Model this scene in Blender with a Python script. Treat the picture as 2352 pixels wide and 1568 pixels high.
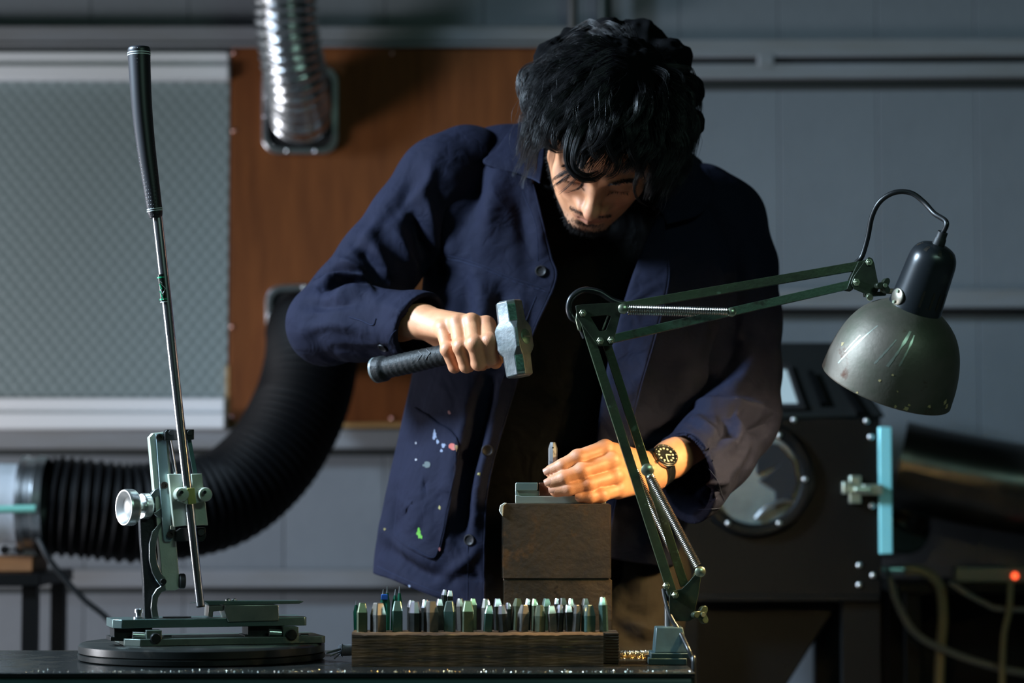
import bpy, bmesh, math, random
import numpy as np
from mathutils import Vector, Matrix

for o in list(bpy.data.objects):
    bpy.data.objects.remove(o, do_unlink=True)
SC = bpy.context.scene
COL = SC.collection
random.seed(7)

# ---------------------------------------------------------------- camera
F = 5553.0                       # focal length in pixels of the 2352x1568 frame (85 mm on 36 mm)
HORIZON = 1130.0
TABLE_Z = 0.60
CZ = TABLE_Z + 0.2465
PITCH = math.atan((HORIZON - 784) / F)
cam_d = bpy.data.cameras.new('camera')
cam_d.lens = 85.0
cam_d.sensor_width = 36.0
cam_d.clip_end = 60
cam_d.dof.use_dof = True
cam_d.dof.focus_distance = 3.60
cam_d.dof.aperture_fstop = 2.6
cam = bpy.data.objects.new('camera', cam_d)
COL.objects.link(cam)
cam.location = (0, 0, CZ)
cam.rotation_euler = (math.pi / 2 + PITCH, 0, 0)
SC.camera = cam

# ---------------------------------------------------------------- world, lights, exposure
SC.view_settings.view_transform = 'Standard'
SC.view_settings.look = 'None'
SC.view_settings.gamma = 1.0
SC.view_settings.use_curve_mapping = False
SC.view_settings.exposure = 0.0
w = bpy.data.worlds.new('world')
SC.world = w
w.use_nodes = True
w.node_tree.nodes['Background'].inputs[0].default_value = (0.45, 0.60, 0.62, 1)
w.node_tree.nodes['Background'].inputs[1].default_value = 0.010


def area(name, loc, target, size, energy, color, size_y=None, spread=180):
    d = bpy.data.lights.new(name, 'AREA')
    d.energy = energy
    d.color = color
    d.size = size
    d.spread = math.radians(spread)
    if size_y:
        d.shape = 'RECTANGLE'
        d.size_y = size_y
    o = bpy.data.objects.new(name, d)
    COL.objects.link(o)
    o.location = loc
    o.rotation_euler = (Vector(target) - Vector(loc)).to_track_quat('-Z', 'Y').to_euler()
    return o


# the skylight over the left of the workshop: the key light
area('skylight', (-2.45, 3.38, 2.50), (-0.12, 3.80, 1.05), 0.50, 60, (0.62, 0.81, 1.0), spread=80)
# added area light off to the left, out of view, washing the back wall
area('back_wall_fill', (-3.2, 4.2, 0.75), (0.4, 5.7, 0.75), 0.9, 46, (0.93, 0.94, 1.0), size_y=0.7, spread=140)
# fluorescent tube behind the camera, weak and greenish
area('tube_light', (1.3, 0.9, 2.5), (-0.1, 3.6, 0.8), 1.2, 13.0, (0.58, 1.0, 0.84), size_y=0.12)


# ---------------------------------------------------------------- pixel helpers
def ray(px, py):
    u = (px - 1176.0) / F
    v = (784.0 - py) / F
    c, s = math.cos(PITCH), math.sin(PITCH)
    return Vector((u, c - v * s, s + v * c))


def P(px, py, D):
    d = ray(px, py)
    return Vector((0, 0, CZ)) + d * (D / d.y)


def PZ(px, py, z):
    d = ray(px, py)
    return Vector((0, 0, CZ)) + d * ((z - CZ) / d.z)


def project(p):
    """numpy (N,3) world -> pixel (N,2)"""
    c, s = math.cos(PITCH), math.sin(PITCH)
    q = p - np.array([0, 0, CZ])
    zc = q[:, 1] * c + q[:, 2] * s
    yc = -q[:, 1] * s + q[:, 2] * c
    return np.stack([1176 + F * q[:, 0] / zc, 784 - F * yc / zc], 1)


def catmull(pts, n=8):
    """smooth curve through points of any dimension"""
    A = np.array([list(p) for p in pts], float)
    A = np.vstack([2 * A[0] - A[1], A, 2 * A[-1] - A[-2]])
    out = []
    for i in range(1, len(A) - 2):
        p0, p1, p2, p3 = A[i - 1:i + 3]
        for k in range(n):
            t = k / n
            out.append(0.5 * ((2 * p1) + (-p0 + p2) * t + (2 * p0 - 5 * p1 + 4 * p2 - p3) * t * t
                              + (-p0 + 3 * p1 - 3 * p2 + p3) * t ** 3))
    out.append(A[-2])
    return np.array(out)


# ---------------------------------------------------------------- geometry collector
class Geo:
    def __init__(self):
        self.v, self.f = [], []

    def add(self, v, f):
        b = len(self.v)
        self.v += [tuple(map(float, p)) for p in v]
        self.f += [tuple(i + b for i in q) for q in f]
        return self

    def hexa(self, p):
        return self.add(p, [(0, 3, 2, 1), (4, 5, 6, 7), (0, 1, 5, 4), (1, 2, 6, 5), (2, 3, 7, 6), (3, 0, 4, 7)])

    def box(self, a, b):
        x0, y0, z0 = a
        x1, y1, z1 = b
        return self.hexa([(x0, y0, z0), (x1, y0, z0), (x1, y1, z0), (x0, y1, z0),
                          (x0, y0, z1), (x1, y0, z1), (x1, y1, z1), (x0, y1, z1)])

    def pbox(self, px0, py0, px1, py1, D0, D1):
        """axis-aligned box whose front face at depth D0 spans the pixel rectangle"""
        a = P(px0, py1, D0)
        b = P(px1, py0, D0)
        return self.box((a.x, D0, a.z), (b.x, D1, b.z))

    def bar(self, a, b, w, h, side=None):
        """rectangular bar from a to b, w along side, h along the third axis"""
        a, b = Vector(a), Vector(b)
        t = (b - a).normalized()
        s = Vector(side) if side is not None else Vector((0, 1, 0))
        s = (s - t * s.dot(t)).normalized()
        n = t.cross(s)
        p = []
        for e in (a, b):
            for i, j in ((-1, -1), (1, -1), (1, 1), (-1, 1)):
                p.append(e + s * (i * w / 2) + n * (j * h / 2))
        return self.hexa(p)

    def prism(self, pts, vec):
        n = len(pts)
        vec = Vector(vec)
        v = [Vector(p) for p in pts] + [Vector(p) + vec for p in pts]
        f = [tuple(range(n))[::-1], tuple(range(n, 2 * n))]
        f += [(i, (i + 1) % n, n + (i + 1) % n, n + i) for i in range(n)]
        return self.add(v, f)

    def tube(self, pts, r, n=12, cap=True, flat=None):
        A = np.array([list(p) for p in pts], float)
        m = len(A)
        R = np.full(m, r, float) if np.isscalar(r) else np.array(r, float)
        T = np.gradient(A, axis=0)
        T /= np.linalg.norm(T, axis=1)[:, None] + 1e-12
        up = np.array([0.0, 0, 1]) if abs(T[0][2]) < 0.9 else np.array([1.0, 0, 0])
        if flat is not None:
            up = np.array(list(flat), float)
        N = np.cross(T[0], up)
        N /= np.linalg.norm(N)
        v = []
        ang = np.linspace(0, 2 * math.pi, n, endpoint=False)
        for i in range(m):
            N = N - T[i] * N.dot(T[i])
            N /= np.linalg.norm(N) + 1e-12
            B = np.cross(T[i], N)
            for a in ang:
                v.append(A[i] + R[i] * (math.cos(a) * N + math.sin(a) * B))
        f = []
        for i in range(m - 1):
            for k in range(n):
                k2 = (k + 1) % n
                f.append((i * n + k, i * n + k2, (i + 1) * n + k2, (i + 1) * n + k))
        if cap:
            f.append(tuple(range(n))[::-1])
            f.append(tuple(range((m - 1) * n, m * n)))
        return self.add(v, f)

    def lathe(self, o, axis, prof, n=32, squash=None):
        """revolve (s, r) pairs around the axis from o; open ends stay open"""
        o = Vector(o)
        z = Vector(axis).normalized()
        x = z.cross(Vector((0, 0, 1)) if abs(z.z) < 0.9 else Vector((1, 0, 0))).normalized()
        y = z.cross(x)
        v, f = [], []
        rows = []
        for s, r in prof:
            if r <= 1e-9:
                rows.append([len(v)])
                v.append(o + z * s)
            else:
                rows.append(list(range(len(v), len(v) + n)))
                for k in range(n):
                    a = 2 * math.pi * k / n
                    v.append(o + z * s + (x * math.cos(a) + y * math.sin(a)) * r)
        for A, B in zip(rows[:-1], rows[1:]):
            for k in range(n):
                k2 = (k + 1) % n
                if len(A) == 1 and len(B) == 1:
                    continue
                if len(A) == 1:
                    f.append((A[0], B[k2], B[k]))
                elif len(B) == 1:
                    f.append((A[k], A[k2], B[0]))
                else:
                    f.append((A[k], A[k2], B[k2], B[k]))
        return self.add(v, f)

    def disc(self, o, axis, r, h, n=24, ch=0.15):
        c = min(r, h) * ch
        return self.lathe(o, axis, [(0, 0), (0, r - c), (c, r), (h - c, r), (h, r - c), (h, 0)], n)

    def ball(self, o, r, n=16, axis=(0, 0, 1), sq=1.0):
        m = max(6, n // 2)
        return self.lathe(o, axis, [(-r * sq * math.cos(math.pi * i / m), r * math.sin(math.pi * i / m)) for i in range(m + 1)], n)

    def torus(self, o, axis, R, r, n=40, m=10):
        o = Vector(o)
        z = Vector(axis).normalized()
        x = z.cross(Vector((0, 0, 1)) if abs(z.z) < 0.9 else Vector((1, 0, 0))).normalized()
        y = z.cross(x)
        v, f = [], []
        for i in range(n):
            a = 2 * math.pi * i / n
            d = x * math.cos(a) + y * math.sin(a)
            for k in range(m):
                b = 2 * math.pi * k / m
                v.append(o + d * (R + r * math.cos(b)) + z * (r * math.sin(b)))
        for i in range(n):
            for k in range(m):
                f.append((i * m + k, ((i + 1) % n) * m + k, ((i + 1) % n) * m + (k + 1) % m, i * m + (k + 1) % m))
        return self.add(v, f)

    def helix(self, a, b, R, r, turns, n=8, seg=14):
        a, b = Vector(a), Vector(b)
        z = (b - a).normalized()
        x = z.cross(Vector((0, 1, 0)) if abs(z.y) < 0.9 else Vector((1, 0, 0))).normalized()
        y = z.cross(x)
        L = (b - a).length
        N = int(turns * seg)
        pts = []
        for i in range(N + 1):
            t = i / N
            an = 2 * math.pi * turns * t
            pts.append(a + z * (L * t) + (x * math.cos(an) + y * math.sin(an)) * R)
        return self.tube(pts, r, n)

    def mesh(self, name, material, bevel=0.0, sharp=38, smooth=True):
        me = bpy.data.meshes.new(name)
        me.from_pydata(self.v, [], self.f)
        bm = bmesh.new()
        bm.from_mesh(me)
        bmesh.ops.recalc_face_normals(bm, faces=bm.faces)
        th = math.radians(sharp)
        for e in bm.edges:
            if len(e.link_faces) == 2:
                e.smooth = e.calc_face_angle(0) < th
        for p in bm.faces:
            p.smooth = smooth
        bm.to_mesh(me)
        bm.free()
        if material:
            me.materials.append(material)
        return me

    def build(self, name, material, parent=None, bevel=0.0, sharp=38, smooth=True):
        me = self.mesh(name, material, bevel, sharp, smooth)
        o = bpy.data.objects.new(name, me)
        COL.objects.link(o)
        adopt(o, parent)
        if bevel:
            m = o.modifiers.new('bevel', 'BEVEL')
            m.width = bevel
            m.segments = 2
            m.limit_method = 'ANGLE'
            m.angle_limit = math.radians(40)
        return o


def world_loc(o):
    p = Vector((0, 0, 0))
    while o is not None:
        p += o.location
        o = o.parent
    return p


def adopt(o, parent):
    if parent is not None:
        o.parent = parent
        o.location = -world_loc(parent)


def tag(o, label, cat, group=None, kind=None):
    o['label'] = label
    o['category'] = cat
    if group:
        o['group'] = group
    if kind:
        o['kind'] = kind
    return o


def thing(name, label, cat, loc, group=None):
    o = bpy.data.objects.new(name, None)
    COL.objects.link(o)
    o.location = loc
    o.empty_display_size = 0.05
    return tag(o, label, cat, group)


def structure(o):
    o['kind'] = 'structure'
    return o


# ---------------------------------------------------------------- materials
def mat(name, col, rough=0.5, metal=0.0, col2=None, nscale=10.0, lo=0.4, hi=0.65, detail=5.0, stretch=(1, 1, 1),
        bump=0.0, bscale=200.0, bstretch=None, col3=None, n3=30.0, lo3=0.62, hi3=0.66, spec=0.5, coat=0.0,
        rough2=None, sheen=0.0, aniso=0.0, sss=0.0, trans=0.0, emit=None, estr=0.0):
    m = bpy.data.materials.new(name)
    m.use_nodes = True
    nt = m.node_tree
    N, L = nt.nodes, nt.links
    b = N['Principled BSDF']
    b.inputs['Base Color'].default_value = (*col, 1)
    b.inputs['Roughness'].default_value = rough
    b.inputs['Metallic'].default_value = metal
    b.inputs['Specular IOR Level'].default_value = spec
    b.inputs['Coat Weight'].default_value = coat
    b.inputs['Sheen Weight'].default_value = sheen
    b.inputs['Transmission Weight'].default_value = trans
    if sss:
        b.inputs['Subsurface Weight'].default_value = sss
        b.inputs['Subsurface Radius'].default_value = (0.008, 0.003, 0.0015)
        b.inputs['Subsurface Scale'].default_value = 0.6
    if emit:
        b.inputs['Emission Color'].default_value = (*emit, 1)
        b.inputs['Emission Strength'].default_value = estr
    tc = N.new('ShaderNodeTexCoord')
    mp = N.new('ShaderNodeMapping')
    mp.inputs['Scale'].default_value = stretch
    L.new(tc.outputs['Object'], mp.inputs['Vector'])

    def noise(scale, lo, hi, src, det=5.0):
        n = N.new('ShaderNodeTexNoise')
        n.inputs['Scale'].default_value = scale
        n.inputs['Detail'].default_value = det
        n.inputs['Roughness'].default_value = 0.6
        L.new(src, n.inputs['Vector'])
        r = N.new('ShaderNodeValToRGB')
        r.color_ramp.elements[0].position = lo
        r.color_ramp.elements[1].position = hi
        L.new(n.outputs['Fac'], r.inputs['Fac'])
        return n, r

    def mix(fac, a, c):
        x = N.new('ShaderNodeMix')
        x.data_type = 'RGBA'
        L.new(fac, x.inputs['Factor'])
        if isinstance(a, tuple):
            x.inputs['A'].default_value = (*a, 1)
        else:
            L.new(a, x.inputs['A'])
        x.inputs['B'].default_value = (*c, 1)
        return x.outputs['Result']

    out = None
    if col2:
        _, r = noise(nscale, lo, hi, mp.outputs[0], detail)
        out = mix(r.outputs['Color'], col, col2)
        if rough2 is not None:
            rr = N.new('ShaderNodeMapRange')
            rr.inputs['To Min'].default_value = rough
            rr.inputs['To Max'].default_value = rough2
            L.new(r.outputs['Color'], rr.inputs['Value'])
            L.new(rr.outputs[0], b.inputs['Roughness'])
    if col3:
        _, r3 = noise(n3, lo3, hi3, mp.outputs[0], 8.0)
        out = mix(r3.outputs['Color'], out if out else col, col3)
    if out:
        L.new(out, b.inputs['Base Color'])
    if bump:
        mb = N.new('ShaderNodeMapping')
        mb.inputs['Scale'].default_value = bstretch or stretch
        L.new(tc.outputs['Object'], mb.inputs['Vector'])
        n = N.new('ShaderNodeTexNoise')
        n.inputs['Scale'].default_value = bscale
        n.inputs['Detail'].default_value = 4.0
        L.new(mb.outputs[0], n.inputs['Vector'])
        bp = N.new('ShaderNodeBump')
        bp.inputs['Strength'].default_value = 1.0
        bp.inputs['Distance'].default_value = bump
        L.new(n.outputs['Fac'], bp.inputs['Height'])
        L.new(bp.outputs[0], b.inputs['Normal'])
    return m


M = {}
M['wall'] = mat('wall_paint', (0.165, 0.183, 0.202), 0.6, col2=(0.138, 0.152, 0.17), nscale=2.2, lo=.3, hi=.7, bump=.0006, bscale=40)
M['trim'] = mat('trim_paint', (0.21, 0.22, 0.24), 0.5, col2=(0.17, 0.165, 0.16), nscale=3, stretch=(1, 1, 6), lo=.35, hi=.75)
M['slot_and_shade'] = mat('slot_and_shade_dark', (0.012, 0.016, 0.015), 0.7)  # dark joints and slot, also the painted shadow lines under rails
M['alu'] = mat('window_aluminium', (0.82, 0.83, 0.86), 0.38, 0.15, bump=.0003, bscale=60, bstretch=(.2, 1, 6))
M['plywood'] = mat('plywood', (0.175, 0.054, 0.013), 0.6, spec=.2, col2=(0.115, 0.034, 0.008), nscale=9, stretch=(4, 4, .5), lo=.35, hi=.7, bump=.0005, bscale=60, bstretch=(4, 4, .3))
M['plyedge'] = mat('plywood_edge', (0.42, 0.26, 0.10), 0.6, col2=(0.3, 0.17, 0.06), nscale=20, stretch=(.3, 1, 6))
M['steel'] = mat('bright_steel', (0.62, 0.64, 0.66), 0.28, 1.0, bump=.0001, bscale=300)
M['chrome'] = mat('chrome', (0.88, 0.90, 0.94), 0.22, 1.0)
M['foil'] = mat('duct_foil', (0.66, 0.68, 0.70), 0.24, 1.0, col2=(0.5, 0.5, 0.5), nscale=14, bump=.002, bscale=45)
M['black_hose'] = mat('black_hose', (0.0025, 0.0025, 0.003), 0.55, spec=.10)
M['void'] = mat('dark_hollow', (0.006, 0.006, 0.007), 0.9)
M['grey_cast'] = mat('grey_cast_paint', (0.42, 0.45, 0.49), 0.45, col2=(0.3, 0.32, 0.34), nscale=12)
M['wood_raw'] = mat('raw_wood', (0.25, 0.11, 0.035), 0.7, col2=(0.15, 0.06, 0.02), nscale=14, stretch=(.4, 1, 5))
M['black_paint'] = mat('black_paint', (0.0022, 0.0026, 0.0028), 0.5, spec=.12, bump=.0002, bscale=120)
M['black_plastic'] = mat('black_plastic', (0.012, 0.013, 0.015), 0.35)
M['rubber'] = mat('rubber', (0.014, 0.014, 0.015), 0.55)
M['cable'] = mat('cable_sheath', (0.010, 0.011, 0.012), 0.35)
M['bench_green'] = mat('bench_green_paint', (0.010, 0.032, 0.026), 0.30, col2=(0.006, 0.012, 0.011), nscale=6, lo=.4, hi=.7)
M['bench_top'] = mat('bench_oily_steel', (0.016, 0.019, 0.019), 0.22, 0.3, col2=(0.03, 0.024, 0.016), nscale=16, lo=.5, hi=.7, rough2=.45, bump=.0002, bscale=150)
# ================================================================ the workshop shell
DW = 5.60
ROOM_L, ROOM_R, ROOM_H = -3.4, 3.4, 3.3
g = Geo().box((ROOM_L, -1.0, -0.06), (ROOM_R, DW, 0.0))
floor = structure(g.build('floor', mat('concrete', (0.10, 0.10, 0.10), 0.7, col2=(0.06, 0.06, 0.06), nscale=3)))
# back wall: a backing slab and upright metal panels with narrow joints
g = Geo().box((ROOM_L, DW + 0.02, 0.0), (ROOM_R, DW + 0.12, ROOM_H))
wall_back = structure(g.build('wall_back', M['slot_and_shade']))
pitch = 228 * DW / F
x0 = P(1791, 500, DW).x
k = math.ceil((x0 - ROOM_L) / pitch)
x = x0 - k * pitch
pme = None
while x < ROOM_R:
    a, b = max(x, ROOM_L), min(x + pitch, ROOM_R)
    if b - a > 0.02:
        full = (b - a) > pitch * .999
        if full and pme is not None:
            o = bpy.data.objects.new('panel', pme)
            COL.objects.link(o)
            o.parent = wall_back
            o.location = (a, 0, 0)
            o.modifiers.new('bevel', 'BEVEL').width = 0.0015
        else:
            g = Geo().box((0.0006, DW, 0.0), (b - a - 0.0006, DW + 0.02, ROOM_H))
            o = g.build('panel', M['wall'], wall_back)
            o.modifiers.new('bevel', 'BEVEL').width = 0.0015
            o.location = (a, 0, 0)
            if full:
                pme = o.data
    x += pitch


def rail(n, px0, py0, px1, py1, proud, m='trim', D=DW, tilt=0.0, bevel=.004):
    a, b = P(px0, py1, D), P(px1, py0, D)
    g = Geo().hexa([(a.x, D - proud, a.z), (b.x, D - proud, a.z + tilt), (b.x, D, a.z + tilt), (a.x, D, a.z),
                    (a.x, D - proud, b.z), (b.x, D - proud, b.z + tilt), (b.x, D, b.z + tilt), (a.x, D, b.z)])
    return structure(g.build('trim_%d' % n, M[m], bevel=bevel))


t1 = rail(1, -900, 68, 1330, 106, 0.05)
Geo().pbox(-900, 98, 1330, 108, DW - 0.056, DW - 0.05).build('lip', M['trim'], t1, bevel=.002)
rail(2, 1330, 100, 3000, 141, 0.045, tilt=.008)
rail(3, 1330, 155, 3000, 190, 0.045, tilt=.008)
rail(4, 1330, 138, 3000, 158, 0.012, 'slot_and_shade', tilt=.008)
rail(5, 1736, 130, 1775, 165, 0.046)
rail(6, 1330, 190, 3000, 206, 0.02, 'slot_and_shade', tilt=.008)  # dark strip stands in for the shadow line under the lower strip
rail(7, 1330, 668, 3000, 711, 0.05)
rail(8, 1330, 711, 3000, 722, 0.02, 'slot_and_shade')  # painted shadow line below the mid rail
rail(9, -900, 986, 1330, 1032, 0.06)
rail(10, -900, 1032, 1330, 1046, 0.03, 'slot_and_shade')  # dark strip drawn as the shade beneath the rail above
rail(11, -900, 1306, 1500, 1348, 0.05)
rail(12, -900, 1348, 1500, 1360, 0.02, 'slot_and_shade')  # dark strip painted as shade under the low rail
# pipes coming down at the top
for nm, px, r, lab in (('conduit', 1316, .011, 'rusty thin conduit running down the wall above the head, left of two'),
                       ('conduit', 1388, .017, 'dark conduit running down the wall above the head, right of two')):
    g = Geo()
    g.tube([P(px, -300, DW - .075), P(px, 66, DW - .075)], r, 14)
    tag(g.build(nm, mat('conduit_' + str(px), (0.05, .045, .04) if px < 1350 else (.012, .02, .018), .5)), lab, 'pipe')

# ---------------------------------------------------------------- window
win = structure(bpy.data.objects.new('window_1', None))
COL.objects.link(win)
win.location = P(200, 985, DW)
g = Geo()
g.pbox(-900, 118, 526, 150, DW - .045, DW)
g.pbox(-900, 148, 526, 182, DW - .060, DW)
g.build('frame_rail', M['alu'], win, bevel=.004)
g = Geo()
g.pbox(-900, 912, 518, 950, DW - .050, DW)
g.pbox(-900, 946, 518, 986, DW - .075, DW)
g.build('frame_rail', M['alu'], win, bevel=.005)


def glass_material():
    m = bpy.data.materials.new('figured_glass')
    m.use_nodes = True
    N, L = m.node_tree.nodes, m.node_tree.links
    b = N['Principled BSDF']
    b.inputs['Base Color'].default_value = (0.26, 0.32, 0.33, 1)
    b.inputs['Roughness'].default_value = 0.35
    b.inputs['Transmission Weight'].default_value = 0.25
    tc = N.new('ShaderNodeTexCoord')
    outs = []
    for ang in (40, -40):
        mp = N.new('ShaderNodeMapping')
        mp.inputs['Rotation'].default_value = (0, math.radians(ang), 0)
        L.new(tc.outputs['Object'], mp.inputs['Vector'])
        wv = N.new('ShaderNodeTexWave')
        wv.bands_direction = 'X'
        wv.inputs['Scale'].default_value = 13.5
        wv.inputs['Distortion'].default_value = 1.2
        wv.inputs['Detail'].default_value = 1.0
        L.new(mp.outputs[0], wv.inputs['Vector'])
        outs.append(wv.outputs['Fac'])
    mu = N.new('ShaderNodeMath')
    mu.operation = 'MAXIMUM'
    L.new(outs[0], mu.inputs[0])
    L.new(outs[1], mu.inputs[1])
    bp = N.new('ShaderNodeBump')
    bp.inputs['Strength'].default_value = 1.0
    bp.inputs['Distance'].default_value = 0.0016
    L.new(mu.outputs[0], bp.inputs['Height'])
    L.new(bp.outputs[0], b.inputs['Normal'])
    return m


Geo().pbox(-900, 178, 527, 916, DW - .030, DW - .022).build('pane', glass_material(), win)
Geo().pbox(-900, 178, 527, 916, DW - .012, DW - .004).build('blind', mat('outside_board', (0.30, .35, .36), .8), win)

# ---------------------------------------------------------------- plywood board
board = thing('plywood_board', 'brown plywood board screwed over the wall beside the frosted window', 'board', P(900, 980, DW - .03))
Geo().pbox(525, 108, 1400, 972, DW - .040, DW - .001).build('sheet', M['plywood'], board, bevel=.002)
Geo().pbox(517, 970, 1400, 982, DW - .046, DW - .001).build('edge_strip', M['plyedge'], board, bevel=.001)
Geo().pbox(518, 840, 526, 972, DW - .042, DW - .001).build('edge_strip', M['plyedge'], board)
copper = mat('screw_head', (0.85, 0.48, 0.40), 0.25, 1.0)
for px, py in ((537, 300), (533, 750), (533, 958), (537, 122), (900, 122), (900, 960)):
    Geo().ball(P(px, py, DW - .041), .0055, 12, (0, 1, 0), .6).build('screw', copper, board)


def rounded_rect(px0, py0, px1, py1, r, D, n=8):
    out = []
    for cx, cy, a0 in ((px1 - r, py0 + r, -90), (px1 - r, py1 - r, 0), (px0 + r, py1 - r, 90), (px0 + r, py0 + r, 180)):
        for i in range(n + 1):
            a = math.radians(a0 + 90 * i / n)
            out.append(P(cx + r * math.cos(a), cy + r * math.sin(a), D))
    return out


def flange(px0, py0, px1, py1, lab):
    t = thing('duct_flange', lab, 'flange', P((px0 + px1) / 2, py1, DW - .05))
    o = rounded_rect(px0, py0, px1, py1, 38, DW - .056)
    i = rounded_rect(px0 + 14, py0 + 14, px1 - 14, py1 - 14, 28, DW - .056)
    n = len(o)
    b = Vector((0, .015, 0))
    v = o + i + [p + b for p in o] + [p + b for p in i]
    f = []
    for k in range(n):
        k2 = (k + 1) % n
        f += [(k, k2, n + k2, n + k), (2 * n + k, 3 * n + k, 3 * n + k2, 2 * n + k2), (k, 2 * n + k, 2 * n + k2, k2), (n + k, n + k2, 3 * n + k2, 3 * n + k)]
    Geo().add(v, f).build('ring', M['steel'], t, bevel=.002)
    Geo().prism(rounded_rect(px0 + 13, py0 + 13, px1 - 13, py1 - 13, 28, DW - .047), (0, .006, 0)).build('opening', M['void'], t)
    for px, py in ((px0 + 7, (py0 + py1) / 2 + 15), ((px0 + px1) / 2 - 30, py1 - 7), ((px0 + px1) / 2 + 35, py1 - 7), (px0 + 7, py0 + 70), ((px0 + px1) / 2, py0 + 7)):
        Geo().ball(P(px, py, DW - .057), .005, 10, (0, 1, 0), .6).build('rivet', M['chrome'], t)
    return t


flange(602, 150, 777, 353, 'upper rounded steel duct flange on the plywood board')
flange(610, 654, 790, 870, 'lower rounded steel duct flange half hidden by the bent elbow')


def corrugated(pts, r, depth, pitch, n=28, helical=False):
    C = catmull(pts, 60)
    d = np.concatenate([[0], np.cumsum(np.linalg.norm(np.diff(C, axis=0), axis=1))])
    m = int(d[-1] / pitch * 6)
    s = np.linspace(0, d[-1], m)
    Q = np.stack([np.interp(s, d, C[:, i]) for i in range(3)], 1)
    ph = s / pitch * 2 * math.pi
    return Geo().tube(Q, r + depth * np.sin(ph) * np.where(np.sin(ph) > 0, 1.0, .5), n)


g = corrugated([P(648, -420, 5.33), P(652, -150, 5.33), P(656, 20, 5.34), P(668, 120, 5.37), P(683, 195, 5.42), P(690, 245, 5.50), P(691, 262, DW - .058)], .069, .0042, .0195)
tag(g.build('foil_duct', M['foil'], sharp=60), 'silver corrugated foil duct curving down into the upper flange', 'duct')
g = corrugated([P(712, 764, DW - .060), P(716, 775, 5.46), P(712, 850, 5.32), P(682, 950, 5.24), P(612, 1065, 5.16), P(500, 1150, 5.08), P(330, 1178, 5.0), P(200, 1168, 4.97), P(114, 1160, 4.96)], .098, .006, .019)
tag(g.build('black_hose', M['black_hose'], sharp=60), 'fat black corrugated hose sweeping from the lower flange to the grey blower', 'hose')

# ---------------------------------------------------------------- blower at the left edge, with its stand
DB = 4.95
blw = thing('blower', 'pale grey cast blower at the left edge with silver inlet collar', 'blower', P(20, 1262, DB))
ax = Vector((-1, 0, 0))
c = P(112, 1160, DB)
Geo().lathe(c, ax, [(0, .092), (0, .098), (.018, .101), (.020, .096), (.040, .096), (.042, .101), (.052, .101), (.052, 0)], 40).build('collar', M['steel'], blw)
Geo().lathe(c + ax * .045, ax, [(0, 0), (0, .080), (.01, .084), (.05, .085), (.16, .085), (.2, .075), (.21, 0)], 40).build('housing', M['grey_cast'], blw)
g = Geo()
g.prism([P(10, 1200, DB - .03), P(62, 1200, DB - .03), P(85, 1276, DB - .03), P(-120, 1276, DB - .03), P(-100, 1200, DB - .03)], (0, .10, 0))
g.build('foot', M['grey_cast'], blw, bevel=.004)
Geo().tube([P(-160, 1172, DB - .14), P(82, 1168, DB - .13)], .008, 12).build('pipe', mat('teal_tube', (.16, .42, .36), .3), blw)
for px in (12, 46):
    Geo().disc(P(px, 1262, DB - .035), (0, -1, 0), .010, .010, 6).build('bolt', M['black_paint'], blw)
zt = P(0, 1276, DB - .03).z
a = P(-140, 1262, DB - .06)
b = P(76, 1314, DB - .06)
tag(Geo().box((a.x, DB - .06, b.z), (b.x, DB + .10, zt - .0005)).build('wood_block', M['wood_raw'], bevel=.003), 'orange-brown wooden block under the grey blower', 'block')
st = thing('blower_stand', 'dark low stand under the wooden block and blower', 'stand', (a.x, DB, 0))
Geo().box((a.x - .15, DB - .14, b.z - .025), (b.x + .03, DB + .22, b.z - .0005)).build('shelf_top', M['black_paint'], st, bevel=.002)
for sx in (a.x - .13, b.x - .01):
    for sy in (DB - .12, DB + .18):
        Geo().box((sx, sy, 0), (sx + .03, sy + .03, b.z - .025)).build('leg', M['black_paint'], st)
g = Geo().tube(catmull([P(88, 1236, DB - .16), P(112, 1282, DB - .17), P(150, 1330, DB - .17), P(195, 1378, DB - .17), P(250, 1424, DB - .17), P(300, 1500, DB - .17), P(340, 1700, DB - .15)], 8), .006, 8)
tag(g.build('power_cable', M['cable']), 'dark cable hanging from the blower towards the floor', 'cable')

# ---------------------------------------------------------------- black cabinet at the right
DC = 4.85
cab = thing('blast_cabinet', 'black steel glovebox cabinet with a round port behind the lamp', 'cabinet', (P(1800, 1380, DC).x, DC, 0))
a, b = P(1545, 1376, DC), P(2022, 958, DC)
dep = .50
g = Geo().box((a.x, DC, a.z), (b.x, DC + dep, b.z))
g.build('body', M['black_paint'], cab, bevel=.004)
zt = b.z
tl, tr = P(1640, 786, DC + .17), P(1915, 786, DC + .17)
g = Geo().hexa([(a.x, DC, zt), (b.x + .012, DC, zt), (b.x + .012, DC + dep, zt), (a.x, DC + dep, zt),
                (tl.x, DC + .17, tl.z), (tr.x, DC + .17, tl.z), (tr.x, DC + dep, tl.z), (tl.x, DC + dep, tl.z)])
hood = g.build('hood', mat('hood_paint', (.010, .011, .011), .38, bump=.0008, bscale=30), cab, bevel=.006)


def on_hood(px, py, lift=0.004):
    p0, p1, p2 = Vector((a.x, DC, zt)), Vector((b.x, DC, zt)), Vector((tl.x, DC + .17, tl.z))
    n = (p1 - p0).cross(p2 - p0).normalized()
    if n.y > 0:
        n = -n
    d = ray(px, py)
    o = Vector((0, 0, CZ))
    t = (p0 + n * lift - o).dot(n) / d.dot(n)
    return o + d * t


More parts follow.
